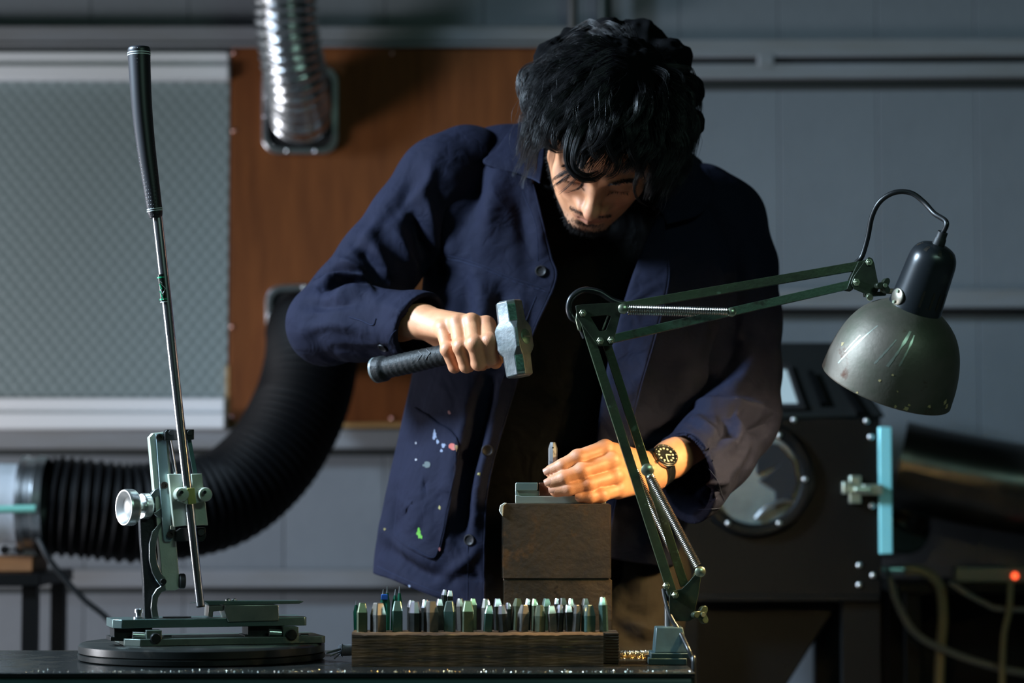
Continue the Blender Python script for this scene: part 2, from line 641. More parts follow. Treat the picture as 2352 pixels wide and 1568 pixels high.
g = Geo().prism([on_hood(*q) for q in ((1700, 842), (1806, 842), (1838, 926), (1700, 926))], (0, .004, -.003))
g.build('window_pane', mat('hood_glass', (.50, .56, .56), .25), hood)
g = Geo()
for q in (((1690, 836), (1812, 836), (1812, 844), (1690, 844)), ((1804, 836), (1814, 836), (1848, 932), (1836, 932)), ((1690, 926), (1848, 926), (1850, 936), (1690, 936))):
    g.prism([on_hood(*z, .010) for z in q], (0, .012, -.008))
g.build('gasket', M['rubber'], hood)
g = Geo()
for q in (((1855, 850), (1868, 850), (1900, 925), (1885, 925)), ((1930, 880), (1942, 880), (1985, 945), (1968, 945))):
    g.prism([on_hood(*z, .012) for z in q], (0, .01, -.008))
g.build('hinge_bar', M['black_paint'], hood)
pc = P(1732, 1098, DC)
s = DC / F
Geo().lathe(pc + Vector((0, -.001, 0)), (0, -1, 0), [(0, 104 * s), (.012, 106 * s), (.016, 112 * s), (.016, 128 * s), (.010, 136 * s), (0, 136 * s)], 56).build('port_ring', M['black_paint'], cab)
Geo().disc(pc + Vector((0, -.001, 0)), (0, -1, 0), 105 * s, .003, 48).build('port_glass', mat('port_glass', (.10, .15, .165), .25, col2=(.05, .08, .09), nscale=7), cab)
gl = [(1733, 1010), (1790, 1020), (1826, 1060), (1834, 1110), (1818, 1150), (1782, 1170), (1780, 1128), (1742, 1105), (1782, 1072), (1738, 1092)]
Geo().prism([P(px, py, DC - .012) for px, py in gl], (0, .008, 0)).build('rubber_flap', M['void'], cab, bevel=.003)
Geo().tube(catmull([P(1735, 1190, DC - .010), P(1760, 1165, DC - .012), P(1800, 1150, DC - .012), P(1822, 1152, DC - .010)], 6), .004, 8).build('port_seam', M['steel'], cab)
for px, py in ((1849, 1100), (1790, 1201), (1673, 1201), (1790, 999), (1673, 999)):
    Geo().ball(P(px, py, DC - .017), .0055, 12, (0, 1, 0), .6).build('bolt', M['steel'], cab)
for px, py in ((1824, 956 + 8), (1991, 966), (2000, 1003), (2003, 1161), (1974, 1298), (2006, 1321), (1974, 1343)):
    Geo().ball(P(px, py, DC - .001), .0062, 12, (0, 1, 0), .6).build('bolt', M['steel'], cab)
g = Geo().pbox(2021, 980, 2048, 1272, DC - .012, DC + .03)
g.build('door_edge', mat('cyan_lit_edge', (.30, .78, .84), .25, 0.2), cab, bevel=.002)  # aluminium edge; the cyan of the cool light is put into its colour
lat = Geo()
lat.pbox(1982, 1112, 2028, 1136, DC - .028, DC - .013)
lat.pbox(1952, 1092, 1978, 1156, DC - .022, DC)
lat.pbox(1936, 1106, 1956, 1134, DC - .026, DC)
lat.tube([P(1962, 1124, DC - .03), P(2000, 1124, DC - .03)], .007, 10)
lat.build('latch', mat('latch_zinc', (.50, .58, .50), .3, .9), cab, bevel=.002)
Geo().pbox(1545, 1366, 2022, 1382, DC - .014, DC).build('lower_lip', M['black_paint'], cab, bevel=.003)
for px0, px1 in ((1560, 1600), (1935, 2020)):
    for dy in (0.0, dep - .05):
        q0, q1 = P(px0, 1380, DC), P(px1, 1380, DC)
        Geo().box((q0.x, DC + dy, 0), (q1.x, DC + dy + .04, a.z)).build('leg', M['black_paint'], cab)

hp = [P(px, py, DC + .06) for px, py in ((1560, 1381), (1928, 1381), (1790, 1600), (1700, 1700), (1560, 1700))]
Geo().prism(hp, (0, .36, 0)).build('added_dark_hopper', M['black_paint'], cab, bevel=.003)  # added dark body that blacks out the lit wall under the cabinet
# big horizontal duct and elbow behind the cabinet
pipe_m = mat('dark_duct_steel', (.085, .075, .066), .30, .8, col2=(.05, .05, .05), nscale=6)
pd = thing('exhaust_duct', 'dark steel exhaust duct running off to the right behind the cabinet', 'duct', P(2200, 1190, 5.3))
Geo().tube(catmull([P(2062, 1068, 5.28), P(2100, 1077, 5.275), P(2200, 1098, 5.26), P(2352, 1124, 5.24), P(2700, 1170, 5.22)], 8), .098, 40).build('pipe', pipe_m, pd)
Geo().lathe(P(2065, 1205, 5.36), (0.35, -1, .25), [(-.06, .062), (0, .064), (.015, .07), (.02, .066), (.02, 0)], 32).build('elbow', mat('elbow_steel', (.25, .30, .31), .25, .9), pd)
Geo().tube([P(2068, 1206, 5.37), P(2090, 1160, 5.37), P(2100, 1110, 5.33)], .055, 24).build('branch', pipe_m, pd)
# shelf, power strip, cables and lamp at the lower right
DS = 5.15
shelf = thing('rear_shelf', 'dark shelf under the exhaust duct at the right', 'shelf', (P(2250, 1345, DS).x, DS, 0))
q0, q1 = P(2062, 1338, DS), P(2800, 1346, DS)
Geo().box((q0.x, DS, q1.z - .015), (q1.x, DS + .32, q0.z)).build('board', M['black_paint'], shelf, bevel=.002)
for sx in (q0.x + .02, q1.x - .05):
    for sy in (DS + .02, DS + .27):
        Geo().box((sx, sy, 0), (sx + .03, sy + .03, q1.z - .015)).build('leg', M['black_paint'], shelf)
Geo().box((q0.x, DS + .305, .02), (q1.x, DS + .318, q1.z - .016)).build('added_dark_panel', M['black_paint'], shelf)  # added black sheet, keeps the corner below the shelf dark
strip = thing('power_strip', 'grimy beige power strip with a small red light', 'power strip', P(2290, 1338, DS + .01))
Geo().pbox(2195, 1301, 2560, 1337.5, DS + .005, DS + .05).build('case', mat('beige_plastic', (.16, .16, .12), .6), strip, bevel=.004)
Geo().ball(P(2331, 1322, DS + .004), .0075, 14).build('pilot_light', mat('red_led', (.6, .05, .02), .3, emit=(1, .10, .03), estr=2.2), strip)
ycab = mat('old_yellow_cable', (.16, .135, .07), .5)
gcab = mat('grey_cable', (.10, .10, .09), .5)
for i, (pts, m_, r, lab) in enumerate([
    ([(2078, 1308), (2120, 1312), (2158, 1345), (2166, 1420), (2160, 1500), (2155, 1640)], ycab, .011, 'dull yellow cable drooping from the valve below the duct'),
    ([(2040, 1322), (2068, 1400), (2110, 1460), (2190, 1500), (2280, 1530), (2352, 1545), (2450, 1560)], gcab, .008, 'grey cable looping low across the dark right corner'),
    ([(2180, 1335), (2220, 1362), (2262, 1385), (2300, 1398), (2420, 1400)], gcab, .006, 'short grey cable sagging under the power strip'),
    ([(2322, 1336), (2318, 1400), (2305, 1470), (2300, 1640)], ycab, .007, 'thin cable dropping straight from the power strip')]):
    DD = DS - .02 - i * .028
    g = Geo().tube(catmull([P(px, py, DD) for px, py in pts], 10), r, 8)
    tag(g.build('hanging_cable', m_), lab, 'cable')
val = thing('air_valve', 'small shiny valve with teal stub beside the cabinet corner', 'valve', P(2050, 1310, 5.12))
Geo().tube([P(2028, 1309, 5.12), P(2074, 1308, 5.12)], .009, 12).build('stub', mat('teal_metal', (.30, .50, .52), .25, .8), val)
Geo().disc(P(2030, 1312, 5.12), (1, 0, 0), .013, .012, 6).build('nut', M['steel'], val)
# ================================================================ workbench
TZ = TABLE_Z
BF, BB = 3.33, 3.80
M['gauge_ivory'] = mat('anodised_ivory', (.60, .64, .52), .38, .45, col2=(.50, .55, .45), nscale=30, bump=.0001, bscale=400)
M['gauge_plate'] = mat('plate_steel', (.20, .29, .28), .28, .85, col2=(.11, .16, .15), nscale=22, rough2=.45, lo=.35, hi=.7, stretch=(.4, 1, 2))
M['gauge_plate_low'] = mat('plate_steel_worn', (.16, .20, .17), .34, .7, col2=(.08, .10, .09), nscale=18, rough2=.5, col3=(.22, .20, .14), n3=14)
M['cast_black'] = mat('cast_black', (.014, .014, .015), .35, col3=(.35, .34, .33), n3=60, lo3=.70, hi3=.74, bump=.0006, bscale=120)
M['machined'] = mat('machined_steel', (.55, .57, .55), .28, 1.0, col2=(.40, .46, .48), nscale=20, bump=.0001, bscale=300)
M['black_oxide'] = mat('black_oxide', (.035, .037, .036), .35, .7, col2=(.02, .02, .02), nscale=60)
M['turntable'] = mat('turntable_black', (.012, .014, .013), .34, .2, col2=(.035, .030, .022), nscale=26, lo=.55, hi=.75, rough2=.5)
xr = P(1597, 1541, BF).x
xl = P(-260, 1541, BF).x
bench = thing('workbench', 'dark green steel workbench with an oily black top', 'workbench', ((xl + xr) / 2, 3.55, 0))
Geo().box((xl, BF, TZ - .006), (xr, BB, TZ)).build('top', M['bench_top'], bench, bevel=.0012)
g = Geo()
prof = [(BF + .002, TZ - .0062), (BF - .001, TZ - .012), (BF - .002, TZ - .03), (BF + .004, TZ - .09), (BF + .03, TZ - .09), (BF + .03, TZ - .0062)]
g.prism([(xl + .004, y, z) for y, z in prof], (xr - xl - .008, 0, 0))
g.build('front_apron', M['bench_green'], bench, bevel=.002)
Geo().box((xr - .035, BF + .03, TZ - .09), (xr - .004, BB - .01, TZ - .0062)).build('side_apron', M['bench_green'], bench, bevel=.002)
for sx in (xl + .02, xr - .07):
    for sy in (BF + .02, BB - .07):
        Geo().box((sx, sy, 0), (sx + .05, sy + .05, TZ - .09)).build('leg', M['bench_green'], bench)

# ================================================================ turntable and loft-and-lie gauge
tc_ = PZ(470, 1510, TZ)
tc_ = Vector((tc_.x, 3.602, TZ))
RT = .182
tt = thing('turntable', 'round black two-layer turntable under the club gauge', 'turntable', tc_)
Geo().lathe(tc_ + Vector((0, 0, .0005)), (0, 0, 1), [(0, 0), (0, RT - .004), (.002, RT - .001), (.009, RT), (.010, RT - .003), (.0105, 0)], 96).build('lower_disc', M['turntable'], tt)
Geo().lathe(tc_ + Vector((0, 0, .011)), (0, 0, 1), [(0, 0), (0, RT - .004), (.001, RT - .001), (.011, RT - .001), (.014, RT - .005), (.014, 0)], 96).build('upper_disc', M['turntable'], tt)
ZT = TZ + .0252

ga = math.radians(17)
GA = Vector((math.cos(ga), math.sin(ga), 0))
GB = Vector((-math.sin(ga), math.cos(ga), 0))
GO = P(267, 1440, 3.50)


def G(px, py, b=0.0):
    """pixel -> point on the gauge's front plane, b metres behind it"""
    d = ray(px, py)
    o = Vector((0, 0, CZ))
    t = (GO + GB * b - o).dot(GB) / d.dot(GB)
    return o + d * t


def gprism(name, pts, b0, b1, m, parent, bevel=.0008):
    f = [G(px, py, b0) for px, py in pts]
    return Geo().prism(f, GB * (b1 - b0)).build(name, m, parent, bevel=bevel)


def rect(a, b, c, d):
    return [(a, b), (c, b), (c, d), (a, d)]


gauge = thing('club_gauge', 'golf club loft and lie gauge with ivory slide and knurled knobs', 'gauge', (tc_.x, tc_.y, ZT))


def plate(name, zt_, zb_, a0, a1, b0, b1, m, ch):
    o = GO.copy()
    q = [(a0 + ch, b0), (a1 - ch * .3, b0), (a1, b0 + ch * .3), (a1, b1), (a0, b1), (a0, b0 + ch)]
    pts = [Vector((o.x, o.y, 0)) + GA * a_ + GB * b_ + Vector((0, 0, zb_)) for a_, b_ in q]
    return Geo().prism(pts, (0, 0, zt_ - zb_)).build(name, m, gauge, bevel=.0008)


z_up_t, z_up_b = G(400, 1421).z, G(400, 1441).z
z_lo_t = ZT + .0105
plate('lower_plate', z_lo_t, ZT + .0002, .012, .305, -.018, .105, M['gauge_plate_low'], .02)
plate('upper_plate', z_up_t, z_up_b, -.004, .280, 0.0, .078, M['gauge_plate'], .012)
for i, (x0_, x1_, bx, cx, cy) in enumerate(((262, 350, 336, 356, 1463), (570, 652, 650, 668, 1455))):
    gprism('spacer_block', [(x0_, 1436), (x1_, 1436), (x1_, 1472 - i * 4), (x0_ - 8, 1472 - i * 4), (x0_ - 8, 1462 - i * 4), (x0_, 1462 - i * 4)], .012, .06, M['black_oxide'], gauge)
    f = gprism('bracket', [(bx, 1447 - i * 8), (bx + 36, 1447 - i * 8), (bx + 36, 1472 - i * 6), (bx + 50, 1472 - i * 6), (bx + 50, 1486 - i * 6), (bx - 14, 1486 - i * 6), (bx - 14, 1475 - i * 6), (bx, 1475 - i * 6)], -.012, .014, M['gauge_plate_low'], gauge)
    Geo().disc(G(cx, cy + 2, -.012), -GB, .0078, .010, 24).build('clamp_screw', M['black_oxide'], f)
    Geo().tube([G(bx - 32, 1458 - i * 6, -.002), G(bx + 4, 1460 - i * 6, -.002)], .0055, 14).build('spindle', M['machined'], gauge)
    Geo().tube([G(bx + 40, 1464 - i * 4, .0), G(bx + 58, 1464 - i * 4, .0)], .0035, 10).build('spindle_end', M['black_oxide'], gauge)

# curved arm: black casting with a machined inner edge
arm = [(332, 1419), (330, 1340), (323, 1240), (321, 1195), (331, 1168), (345, 1140), (357, 1124), (372, 1119), (386, 1120), (388, 1175), (375, 1190)]
inner = [(375, 1190), (360, 1212), (351, 1240), (349, 1270), (353, 1300), (362, 1322), (374, 1332), (381, 1338), (381, 1354), (368, 1357), (358, 1368), (354, 1388), (357, 1408), (362, 1419)]
gprism('arm', arm + inner[1:], .022, .040, M['cast_black'], gauge, .0015)
ins = [(375, 1190), (387, 1188), (372, 1206), (362, 1232), (358, 1262), (362, 1294), (371, 1316), (381, 1326), (382, 1356), (371, 1360), (364, 1372), (361, 1390), (365, 1419), (350, 1419), (347, 1395), (350, 1368), (360, 1352), (370, 1346), (360, 1334), (350, 1315), (343, 1285), (343, 1250), (350, 1220)]
gprism('machined_edge', ins, .012, .026, M['machined'], gauge, .0008)
gprism('arm_head', [(346, 1136), (356, 1124), (370, 1118), (385, 1120), (388, 1130), (387, 1172), (378, 1188), (362, 1188), (352, 1178), (368, 1168), (372, 1150), (364, 1138), (350, 1146)], .010, .030, M['machined'], gauge, .001)
gprism('blue_face', rect(374, 1126, 387, 1174), .007, .011, mat('blue_layout_ink', (.05, .16, .30), .35, .6), gauge, .0005)
Geo().disc(G(375, 1335, .010), -GB, .0045, .003, 16).build('pivot_screw', M['black_oxide'], gauge)
# slanted slide bar
gprism('slide_bar', [(343, 1004), (352, 994), (385, 990), (413, 1340), (411, 1352), (402, 1356), (384, 1356), (374, 1347)], .012, .034, M['gauge_ivory'], gauge, .001)
gprism('scale_face', [(358, 996), (381, 994), (397, 1236), (393, 1243), (380, 1243), (376, 1236)], .006, .012, mat('scale_blue', (.40, .53, .56), .3, .7), gauge, .0006)
for px, py in ((366, 1004), (377, 1114), (391, 1227)):
    s_ = Geo().lathe(G(px, py, .006), -GB, [(0, 0), (0, .0052), (.005, .0052), (.005, .0028), (.0025, .0028), (.0025, 0)], 20)
    s_.build('cap_screw', mat('brown_screw_%d' % px, (.06, .045, .04), .35, .6), gauge)
Geo().disc(G(411, 1334, .014), GA, .011, .009, 20).build('pivot_knob', M['rubber'], gauge)
gprism('top_clamp', [(379, 992), (383, 986), (446, 986), (446, 1009), (379, 1011)], -.006, .014, M['black_oxide'], gauge, .0008)
for px in (393, 436):
    Geo().disc(G(px, 993, -.006), -GB, .0038, .002, 16).build('clamp_screw', M['rubber'], gauge)
Geo().tube([G(390, 1009, .004), G(404, 1092, .004)], .0030, 12).build('guide_rod', M['chrome'], gauge)
Geo().bar(G(434, 1009, .006), G(449, 1092, .006), .004, .0062, GB).build('guide_rail', mat('teal_rail', (.16, .30, .29), .3, .8), gauge)
Geo().bar(G(424, 1009, .008), G(434, 1092, .008), .003, .003, GB).build('guide_rail', M['black_oxide'], gauge)
gprism('carriage', [(386, 1088), (464, 1087), (478, 1206), (400, 1209)], .000, .012, M['gauge_ivory'], gauge, .0006)
gprism('cheek', [(387, 1088), (417, 1088), (430, 1206), (400, 1210)], -.014, .0, M['gauge_ivory'], gauge, .001)
gprism('cheek', [(439, 1088), (464, 1087), (477, 1205), (450, 1207)], -.014, .0, M['gauge_ivory'], gauge, .001)
gprism('clamp_bar', [(408, 1127), (432, 1121), (452, 1121), (474, 1130), (476, 1150), (452, 1155), (430, 1158), (409, 1150)], -.030, -.0245, M['gauge_ivory'], gauge, .0008)
gprism('yellow_band', [(430, 1121), (447, 1120), (451, 1156), (433, 1158)], -.0325, -.030, mat('yellow_band', (.42, .40, .08), .5, col2=(.32, .31, .10), nscale=60), gauge, .0005)
for px in (413, 466):
    Geo().lathe(G(px, 1135, -.014), -GB, [(0, 0), (0, .0098), (.004, .0105), (.012, .0098), (.020, .0104), (.024, .009), (.025, 0)], 28).build('thumb_nut', M['gauge_ivory'], gauge)
    Geo().lathe(G(px + 2, 1130, -.036), -GB, [(-.004, 0), (-.004, .0042), (.002, .0042), (.002, .0026), (.010, .0026), (.010, 0)], 16).build('thumb_stud', M['black_oxide'], gauge)
gprism('lower_clamp', [(405, 1221), (416, 1213), (472, 1211), (474, 1232), (466, 1243), (405, 1243)], -.004, .014, M['black_oxide'], gauge, .0008)
Geo().disc(G(461, 1222, -.004), -GB, .005, .004, 16).build('clamp_screw', M['rubber'], gauge)
gprism('spring_pad', rect(392, 1206, 402, 1216), -.004, .010, M['gauge_ivory'], gauge)


def knurled(o, axis, r, h, n=72, dish=True):
    o = Vector(o)
    gg = Geo()
    z = Vector(axis).normalized()
    x = z.cross(Vector((0, 0, 1))).normalized()
    y = z.cross(x)
    rows = 9
    v, f = [], []
    for j in range(rows):
        for k_ in range(n):
            a_ = 2 * math.pi * k_ / n
            rr = r + (.0005 if (k_ + j) % 2 else -.0003) * (1 if 0 < j < rows - 1 else 0) - (.0008 if j in (0, rows - 1) else 0)
            v.append(o + z * (h * j / (rows - 1)) + (x * math.cos(a_) + y * math.sin(a_)) * rr)
    for j in range(rows - 1):
        for k_ in range(n):
            k2 = (k_ + 1) % n
            f.append((j * n + k_, j * n + k2, (j + 1) * n + k2, (j + 1) * n + k_))
    gg.add(v, f)
    if dish:
        gg.lathe(o, z, [(h, r - .0008), (h, r * .86), (h - h * .45, r * .62), (h - h * .5, 0)], n)
    else:
        gg.lathe(o, z, [(h, r - .0008), (h, 0)], n)
    gg.lathe(o, z, [(0, r - .0008), (0, 0)], n)
    return gg


kax = (-GA * .94 - GB * .34).normalized()
knurl_m = mat('knurled_aluminium', (.66, .67, .64), .30, .9)
knurled(G(341, 1162, .020), kax, .0185, .012, dish=False).build('lock_knob', knurl_m, gauge, sharp=50)
Geo().tube([G(350, 1161, .022), G(300, 1165, .001)], .0095, 20).build('knob_hub', M['machined'], gauge)
knurled(G(306, 1165, .002), kax, .0262, .0155).build('adjusting_knob', knurl_m, gauge, sharp=50)
Geo().disc(G(315, 1153, -.012), -GB, .0028, .001, 12).build('set_screw', M['black_oxide'], gauge)
# lie plate, pointer and small fixtures on the upper plate
gprism('pointer_plate', [(470, 1380), (690, 1379), (698, 1381), (688, 1386), (560, 1388), (480, 1389)], .002, .030, M['gauge_plate'], gauge, .0005)
Geo().tube([G(436, 1384, .010), G(475, 1381, .010)], [.0006, .0016], 8).build('needle', M['steel'], gauge)
for px in (524, 538):
    Geo().ball(G(px, 1378, .010), .0042, 14, (0, 0, 1), .7).build('dome_screw', M['steel'], gauge)
gprism('rest_block', [(517, 1389), (640, 1389), (641, 1425), (524, 1428), (515, 1400)], -.003, .045, mat('rest_steel', (.40, .40, .35), .33, .9, col2=(.27, .30, .26), nscale=20), gauge, .001)
gprism('rest_foot', [(480, 1390), (512, 1390), (514, 1402), (490, 1404), (489, 1417), (478, 1416)], .004, .04, mat('rest_steel_dark', (.22, .21, .19), .4, .8), gauge, .0008)
Geo().disc(G(406, 1419, .035) - Vector((0, 0, .001)), (0, 0, 1), .021, .0032, 32).build('rubber_washer', M['rubber'], gauge)
Geo().lathe(Vector((*G(319, 1418, .016).xy, z_up_t)), (0, 0, 1), [(0, 0), (0, .008), (.003, .008), (.003, .0045), (.009, .0045), (.009, .0062), (.014, .0062), (.015, .005), (.015, 0)], 20).build('base_bolt', M['steel'], gauge)

# ================================================================ golf club
bq = -.0215
cl = thing('golf_club', 'golf club shaft with black grip clamped upright in the gauge', 'golf club', G(461, 1392, bq))
sh = [(461, 1393), (446.5, 1262), (432, 1130), (402.5, 868), (384, 700), (368.5, 560), (360, 485)]
wd = [9.3, 9.6, 10.2, 10.6, 11.0, 11.4, 11.6]
S0 = [G(x, y, bq) for x, y in sh]
mpp = S0[0].y / F
C = catmull([(*p, r * mpp) for p, r in zip(S0, wd)], 8)
Geo().tube(C[:, :3], C[:, 3], 32).build('shaft', M['chrome'], cl)
Geo().lathe(S0[0], S0[0] - S0[1], [(-.002, .0063), (.0006, .0063), (.0006, .0042), (-.002, .0042), (-.002, 0)], 24).build('shaft_tip', M['black_oxide'], cl)
gr = [(357.5, 501, 13.5), (357, 492, 16.5), (355, 478, 17.6), (351, 450, 18.4), (344, 400, 19.8), (337, 350, 21.2), (329, 280, 22.8), (324, 220, 24.0), (320.5, 150, 25.3), (319.5, 122, 26.0), (319.2, 113, 25.6), (319, 108, 22), (319, 106.5, 12)]
Q = [(*G(x, y, bq), r * mpp) for x, y, r in gr]
C = catmull(Q, 6)


def grip_material():
    m = mat('grip_rubber', (.016, .015, .018), .42)
    N, L = m.node_tree.nodes, m.node_tree.links
    tc = N.new('ShaderNodeTexCoord')
    mp = N.new('ShaderNodeMapping')
    mp.inputs['Scale'].default_value = (300, 60, 190)
    L.new(tc.outputs['Object'], mp.inputs['Vector'])
    vo = N.new('ShaderNodeTexVoronoi')
    vo.inputs['Scale'].default_value = 1.0
    vo.inputs['Randomness'].default_value = 0.0
    L.new(mp.outputs[0], vo.inputs['Vector'])
    r = N.new('ShaderNodeValToRGB')
    r.color_ramp.elements[0].position = .12
    r.color_ramp.elements[1].position = .24
    L.new(vo.outputs['Distance'], r.inputs['Fac'])
    bp = N.new('ShaderNodeBump')
    bp.inputs['Strength'].default_value = .8
    bp.inputs['Distance'].default_value = .0006
    L.new(r.outputs['Color'], bp.inputs['Height'])
    L.new(bp.outputs[0], N['Principled BSDF'].inputs['Normal'])
    return m


grip = Geo().tube(C[:, :3], C[:, 3], 40).build('grip', grip_material(), cl)
white_ring = mat('white_ring', (.85, .92, .90), .4)


def ring_on(px0, py0, r, h, m, name, parent, tilt, th=.0004, n=40):
    o = G(px0, py0, bq)
    gg = Geo().lathe(o - tilt * (h / 2), tilt, [(0, r - .001), (0, r + th), (h, r + th), (h, r - .001)], n)
    return gg.build(name, m, parent)


tdir = (G(319, 108, bq) - G(320.5, 150, bq)).normalized()
for y in (121.5, 126.5):
    ring_on(319.6, y, 25.9 * mpp, .0011, white_ring, 'ring', grip, tdir)
tdir = (G(355, 478, bq) - G(357, 492, bq)).normalized()
for y in (480, 484.5):
    ring_on(355.6, y, 17.6 * mpp, .0009, white_ring, 'ring', grip, tdir)
# shaft label: black band with green rings and a white arrow mark
sd = (S0[4] - S0[5]).normalized()
lab_m = mat('label_black', (.008, .012, .010), .25)
grn = mat('label_green', (.01, .30, .14), .3)
lab = ring_on(376.4, 661, 11.1 * mpp, .040, lab_m, 'label', cl, sd, .0002)
for y in (637, 687):
    ring_on(375.6 + (y - 661) * .11, y, 11.1 * mpp, .0022, grn, 'label_ring', lab, sd, .0004)
ring_on(379.9, 693, 11.1 * mpp, .0008, white_ring, 'label_ring', lab, sd, .0004)


def surf_on(px, py):
    """point on the front of the shaft under a pixel near the label"""
    cx = 376.4 + (py - 661) * .109
    u = max(-.97, min(.97, (px - cx) / 11.5))
    return G(px, py, bq - math.sqrt(1 - u * u) * 11.5 * mpp - .0006)


for seg in (((368, 646), (384, 660), (372, 682)), ((370, 652), (380, 662), (374, 674)), ((369, 664), (376, 688))):
    Geo().tube([surf_on(*q) for q in seg], .0005, 6).build('label_mark', white_ring, lab)
for seg in (((367, 652), (372, 664)), ((368, 668), (374, 684))):
    Geo().tube([surf_on(*q) for q in seg], .0012, 6).build('label_mark', grn, lab)
for i_, y in enumerate(range(520, 555, 5)):
    Geo().tube([surf_on(368 + i_ * .5, y), surf_on(371.5 + i_ * .5, y + 2.5)], .0005, 5).build('shaft_print', white_ring, cl)

# ================================================================ wooden tool blocks and stamps
rack_w = mat('old_oak', (.155, .075, .024), .55, col2=(.035, .018, .008), nscale=9, stretch=(1.2, 3, 9), lo=.35, hi=.62, col3=(.20, .12, .03), n3=30, lo3=.62, hi3=.70, bump=.0012, bscale=22, bstretch=(1.2, 3, 14))
rack_d = mat('old_oak_dark', (.050, .030, .014), .6, col2=(.02, .013, .008), nscale=12, stretch=(1, 1, 8), bump=.001, bscale=30, bstretch=(1, 1, 12))
RF, RM, RB = 3.440, 3.502, 3.566
a, b = P(808, 1453, RF), P(1386, 1522, RF)
r1 = thing('tool_block', 'long worn oak block holding the front row of steel stamps', 'tool block', (0, RF, TZ))
RZ = a.z
gx = np.linspace(a.x, b.x, 60)
g = Geo()
nsec = [(RF, TZ + .0005), (RF - .0002, RZ - .003), (RF + .003, RZ), (RM - .0005, RZ), (RM - .0005, TZ + .0005)]
rng = np.random.RandomState(3)
v, f = [], []
for i, x in enumerate(gx):
    w1 = rng.normal(0, .0004)
    for y, z in nsec:
        v.append((x, y + w1 * .5, z + (w1 if z > RZ - .01 else 0)))
for i in range(len(gx) - 1):
    for k in range(5):
        f.append((i * 5 + k, (i + 1) * 5 + k, (i + 1) * 5 + (k + 1) % 5, i * 5 + (k + 1) % 5))
f += [(4, 3, 2, 1, 0), tuple(range((len(gx) - 1) * 5, len(gx) * 5))]
g.add(v, f)
g.build('wood', rack_w, r1)
a2, b2 = P(830, 1452, RM), P(1421, 1520, RM)
r2 = thing('tool_block', 'darker ridged wooden block behind, its end sticking out right', 'tool block', (0, RM, TZ))
Geo().box((a2.x, RM, TZ + .0005), (b2.x, RB, a2.z)).build('wood', rack_d, r2, bevel=.0015)
for k in range(10):
    z = TZ + .004 + k * .0042
    c0 = P(1391, 1500, RM)
    Geo().box((c0.x, RM - .0012, z), (b2.x + .0006, RM + .001, z + .0020)).build('growth_ridge', rack_d, r2, bevel=.0004)

stamp_m = [mat('stamp_steel_%d' % i, c_, r_, m_, col2=c2, nscale=45, lo=.42, hi=.7, rough2=r_ + .15, col3=(.10, .055, .03), n3=55, lo3=.66, hi3=.72, bump=.0002, bscale=250)
           for i, (c_, c2, r_, m_) in enumerate((((.16, .19, .12), (.09, .11, .08), .38, .8), ((.19, .18, .165), (.10, .10, .09), .4, .8), ((.13, .24, .20), (.08, .13, .11), .34, .8), ((.055, .06, .056), (.03, .032, .03), .35, .8)))]
tip_m = [mat('stamp_tip_%d' % i, c_, .3, .95) for i, c_ in enumerate(((.38, .42, .28), (.50, .45, .40), (.40, .50, .43), (.55, .50, .54)))]


def stamp_mesh(w_, h_, mi, oct_):
    """upright stamp: square shank with cut corners, tapering to the struck end"""
    c_ = w_ * (.28 if oct_ else .10)
    q = w_ / 2
    base = [(-q + c_, -q), (q - c_, -q), (q, -q + c_), (q, q - c_), (q - c_, q), (-q + c_, q), (-q, q - c_), (-q, -q + c_)]
    lev = [(0, 1.0), (h_ - w_ * .95, 1.0), (h_ - .001, .62), (h_, .52)]
    gs, gt = Geo(), Geo()

    def solid(gg, ls):
        v_, f_ = [], []
        for z, s_ in ls:
            v_ += [(x * s_, y * s_, z) for x, y in base]
        for j in range(len(ls) - 1):
            for k_ in range(8):
                f_.append((j * 8 + k_, j * 8 + (k_ + 1) % 8, (j + 1) * 8 + (k_ + 1) % 8, (j + 1) * 8 + k_))
        f_ += [tuple(range(8))[::-1], tuple(range((len(ls) - 1) * 8, len(ls) * 8))]
        gg.add(v_, f_)
    solid(gs, lev[:2])
    solid(gt, lev[1:])
    return gs.mesh('shank', stamp_m[mi], sharp=20), gt.mesh('struck_end', tip_m[mi], sharp=20)


ORD = ['first', 'second', 'third', 'fourth', 'fifth', 'sixth', 'seventh', 'eighth', 'ninth', 'tenth', 'eleventh', 'twelfth', 'thirteenth', 'fourteenth', 'fifteenth', 'sixteenth', 'seventeenth', 'eighteenth', 'nineteenth', 'twentieth', 'twenty-first']
front = [(832, 1384, 24, 0, 0, 0, 8), (869, 1384, 29, 1, 0, 0, 38), (913, 1380, 24, 2, 0, 0, 4), (953, 1381, 29, 3, 1, 0, 20), (990, 1380, 28, 1, 0, 0, 30), (1033, 1380, 25, 2, 0, 0, -8), (1074, 1379, 27, 0, 0, 1, 12),
         (1124, 1390, 20, 2, 0, 4, 5), (1152, 1389, 22, 3, 1, -4, 20), (1205, 1389, 22, 1, 0, 5, 30), (1241, 1390, 27, 0, 1, 3, 25), (1266, 1390, 20, 1, 0, -4, 10), (1287, 1389, 20, 3, 1, 4, 20), (1305, 1389, 18, 3, 0, -3, 10), (1325, 1389, 22, 1, 1, 4, 24), (1352, 1389, 27, 2, 0, 1, 28), (1384, 1371, 20, 2, 1, -2, 12)]
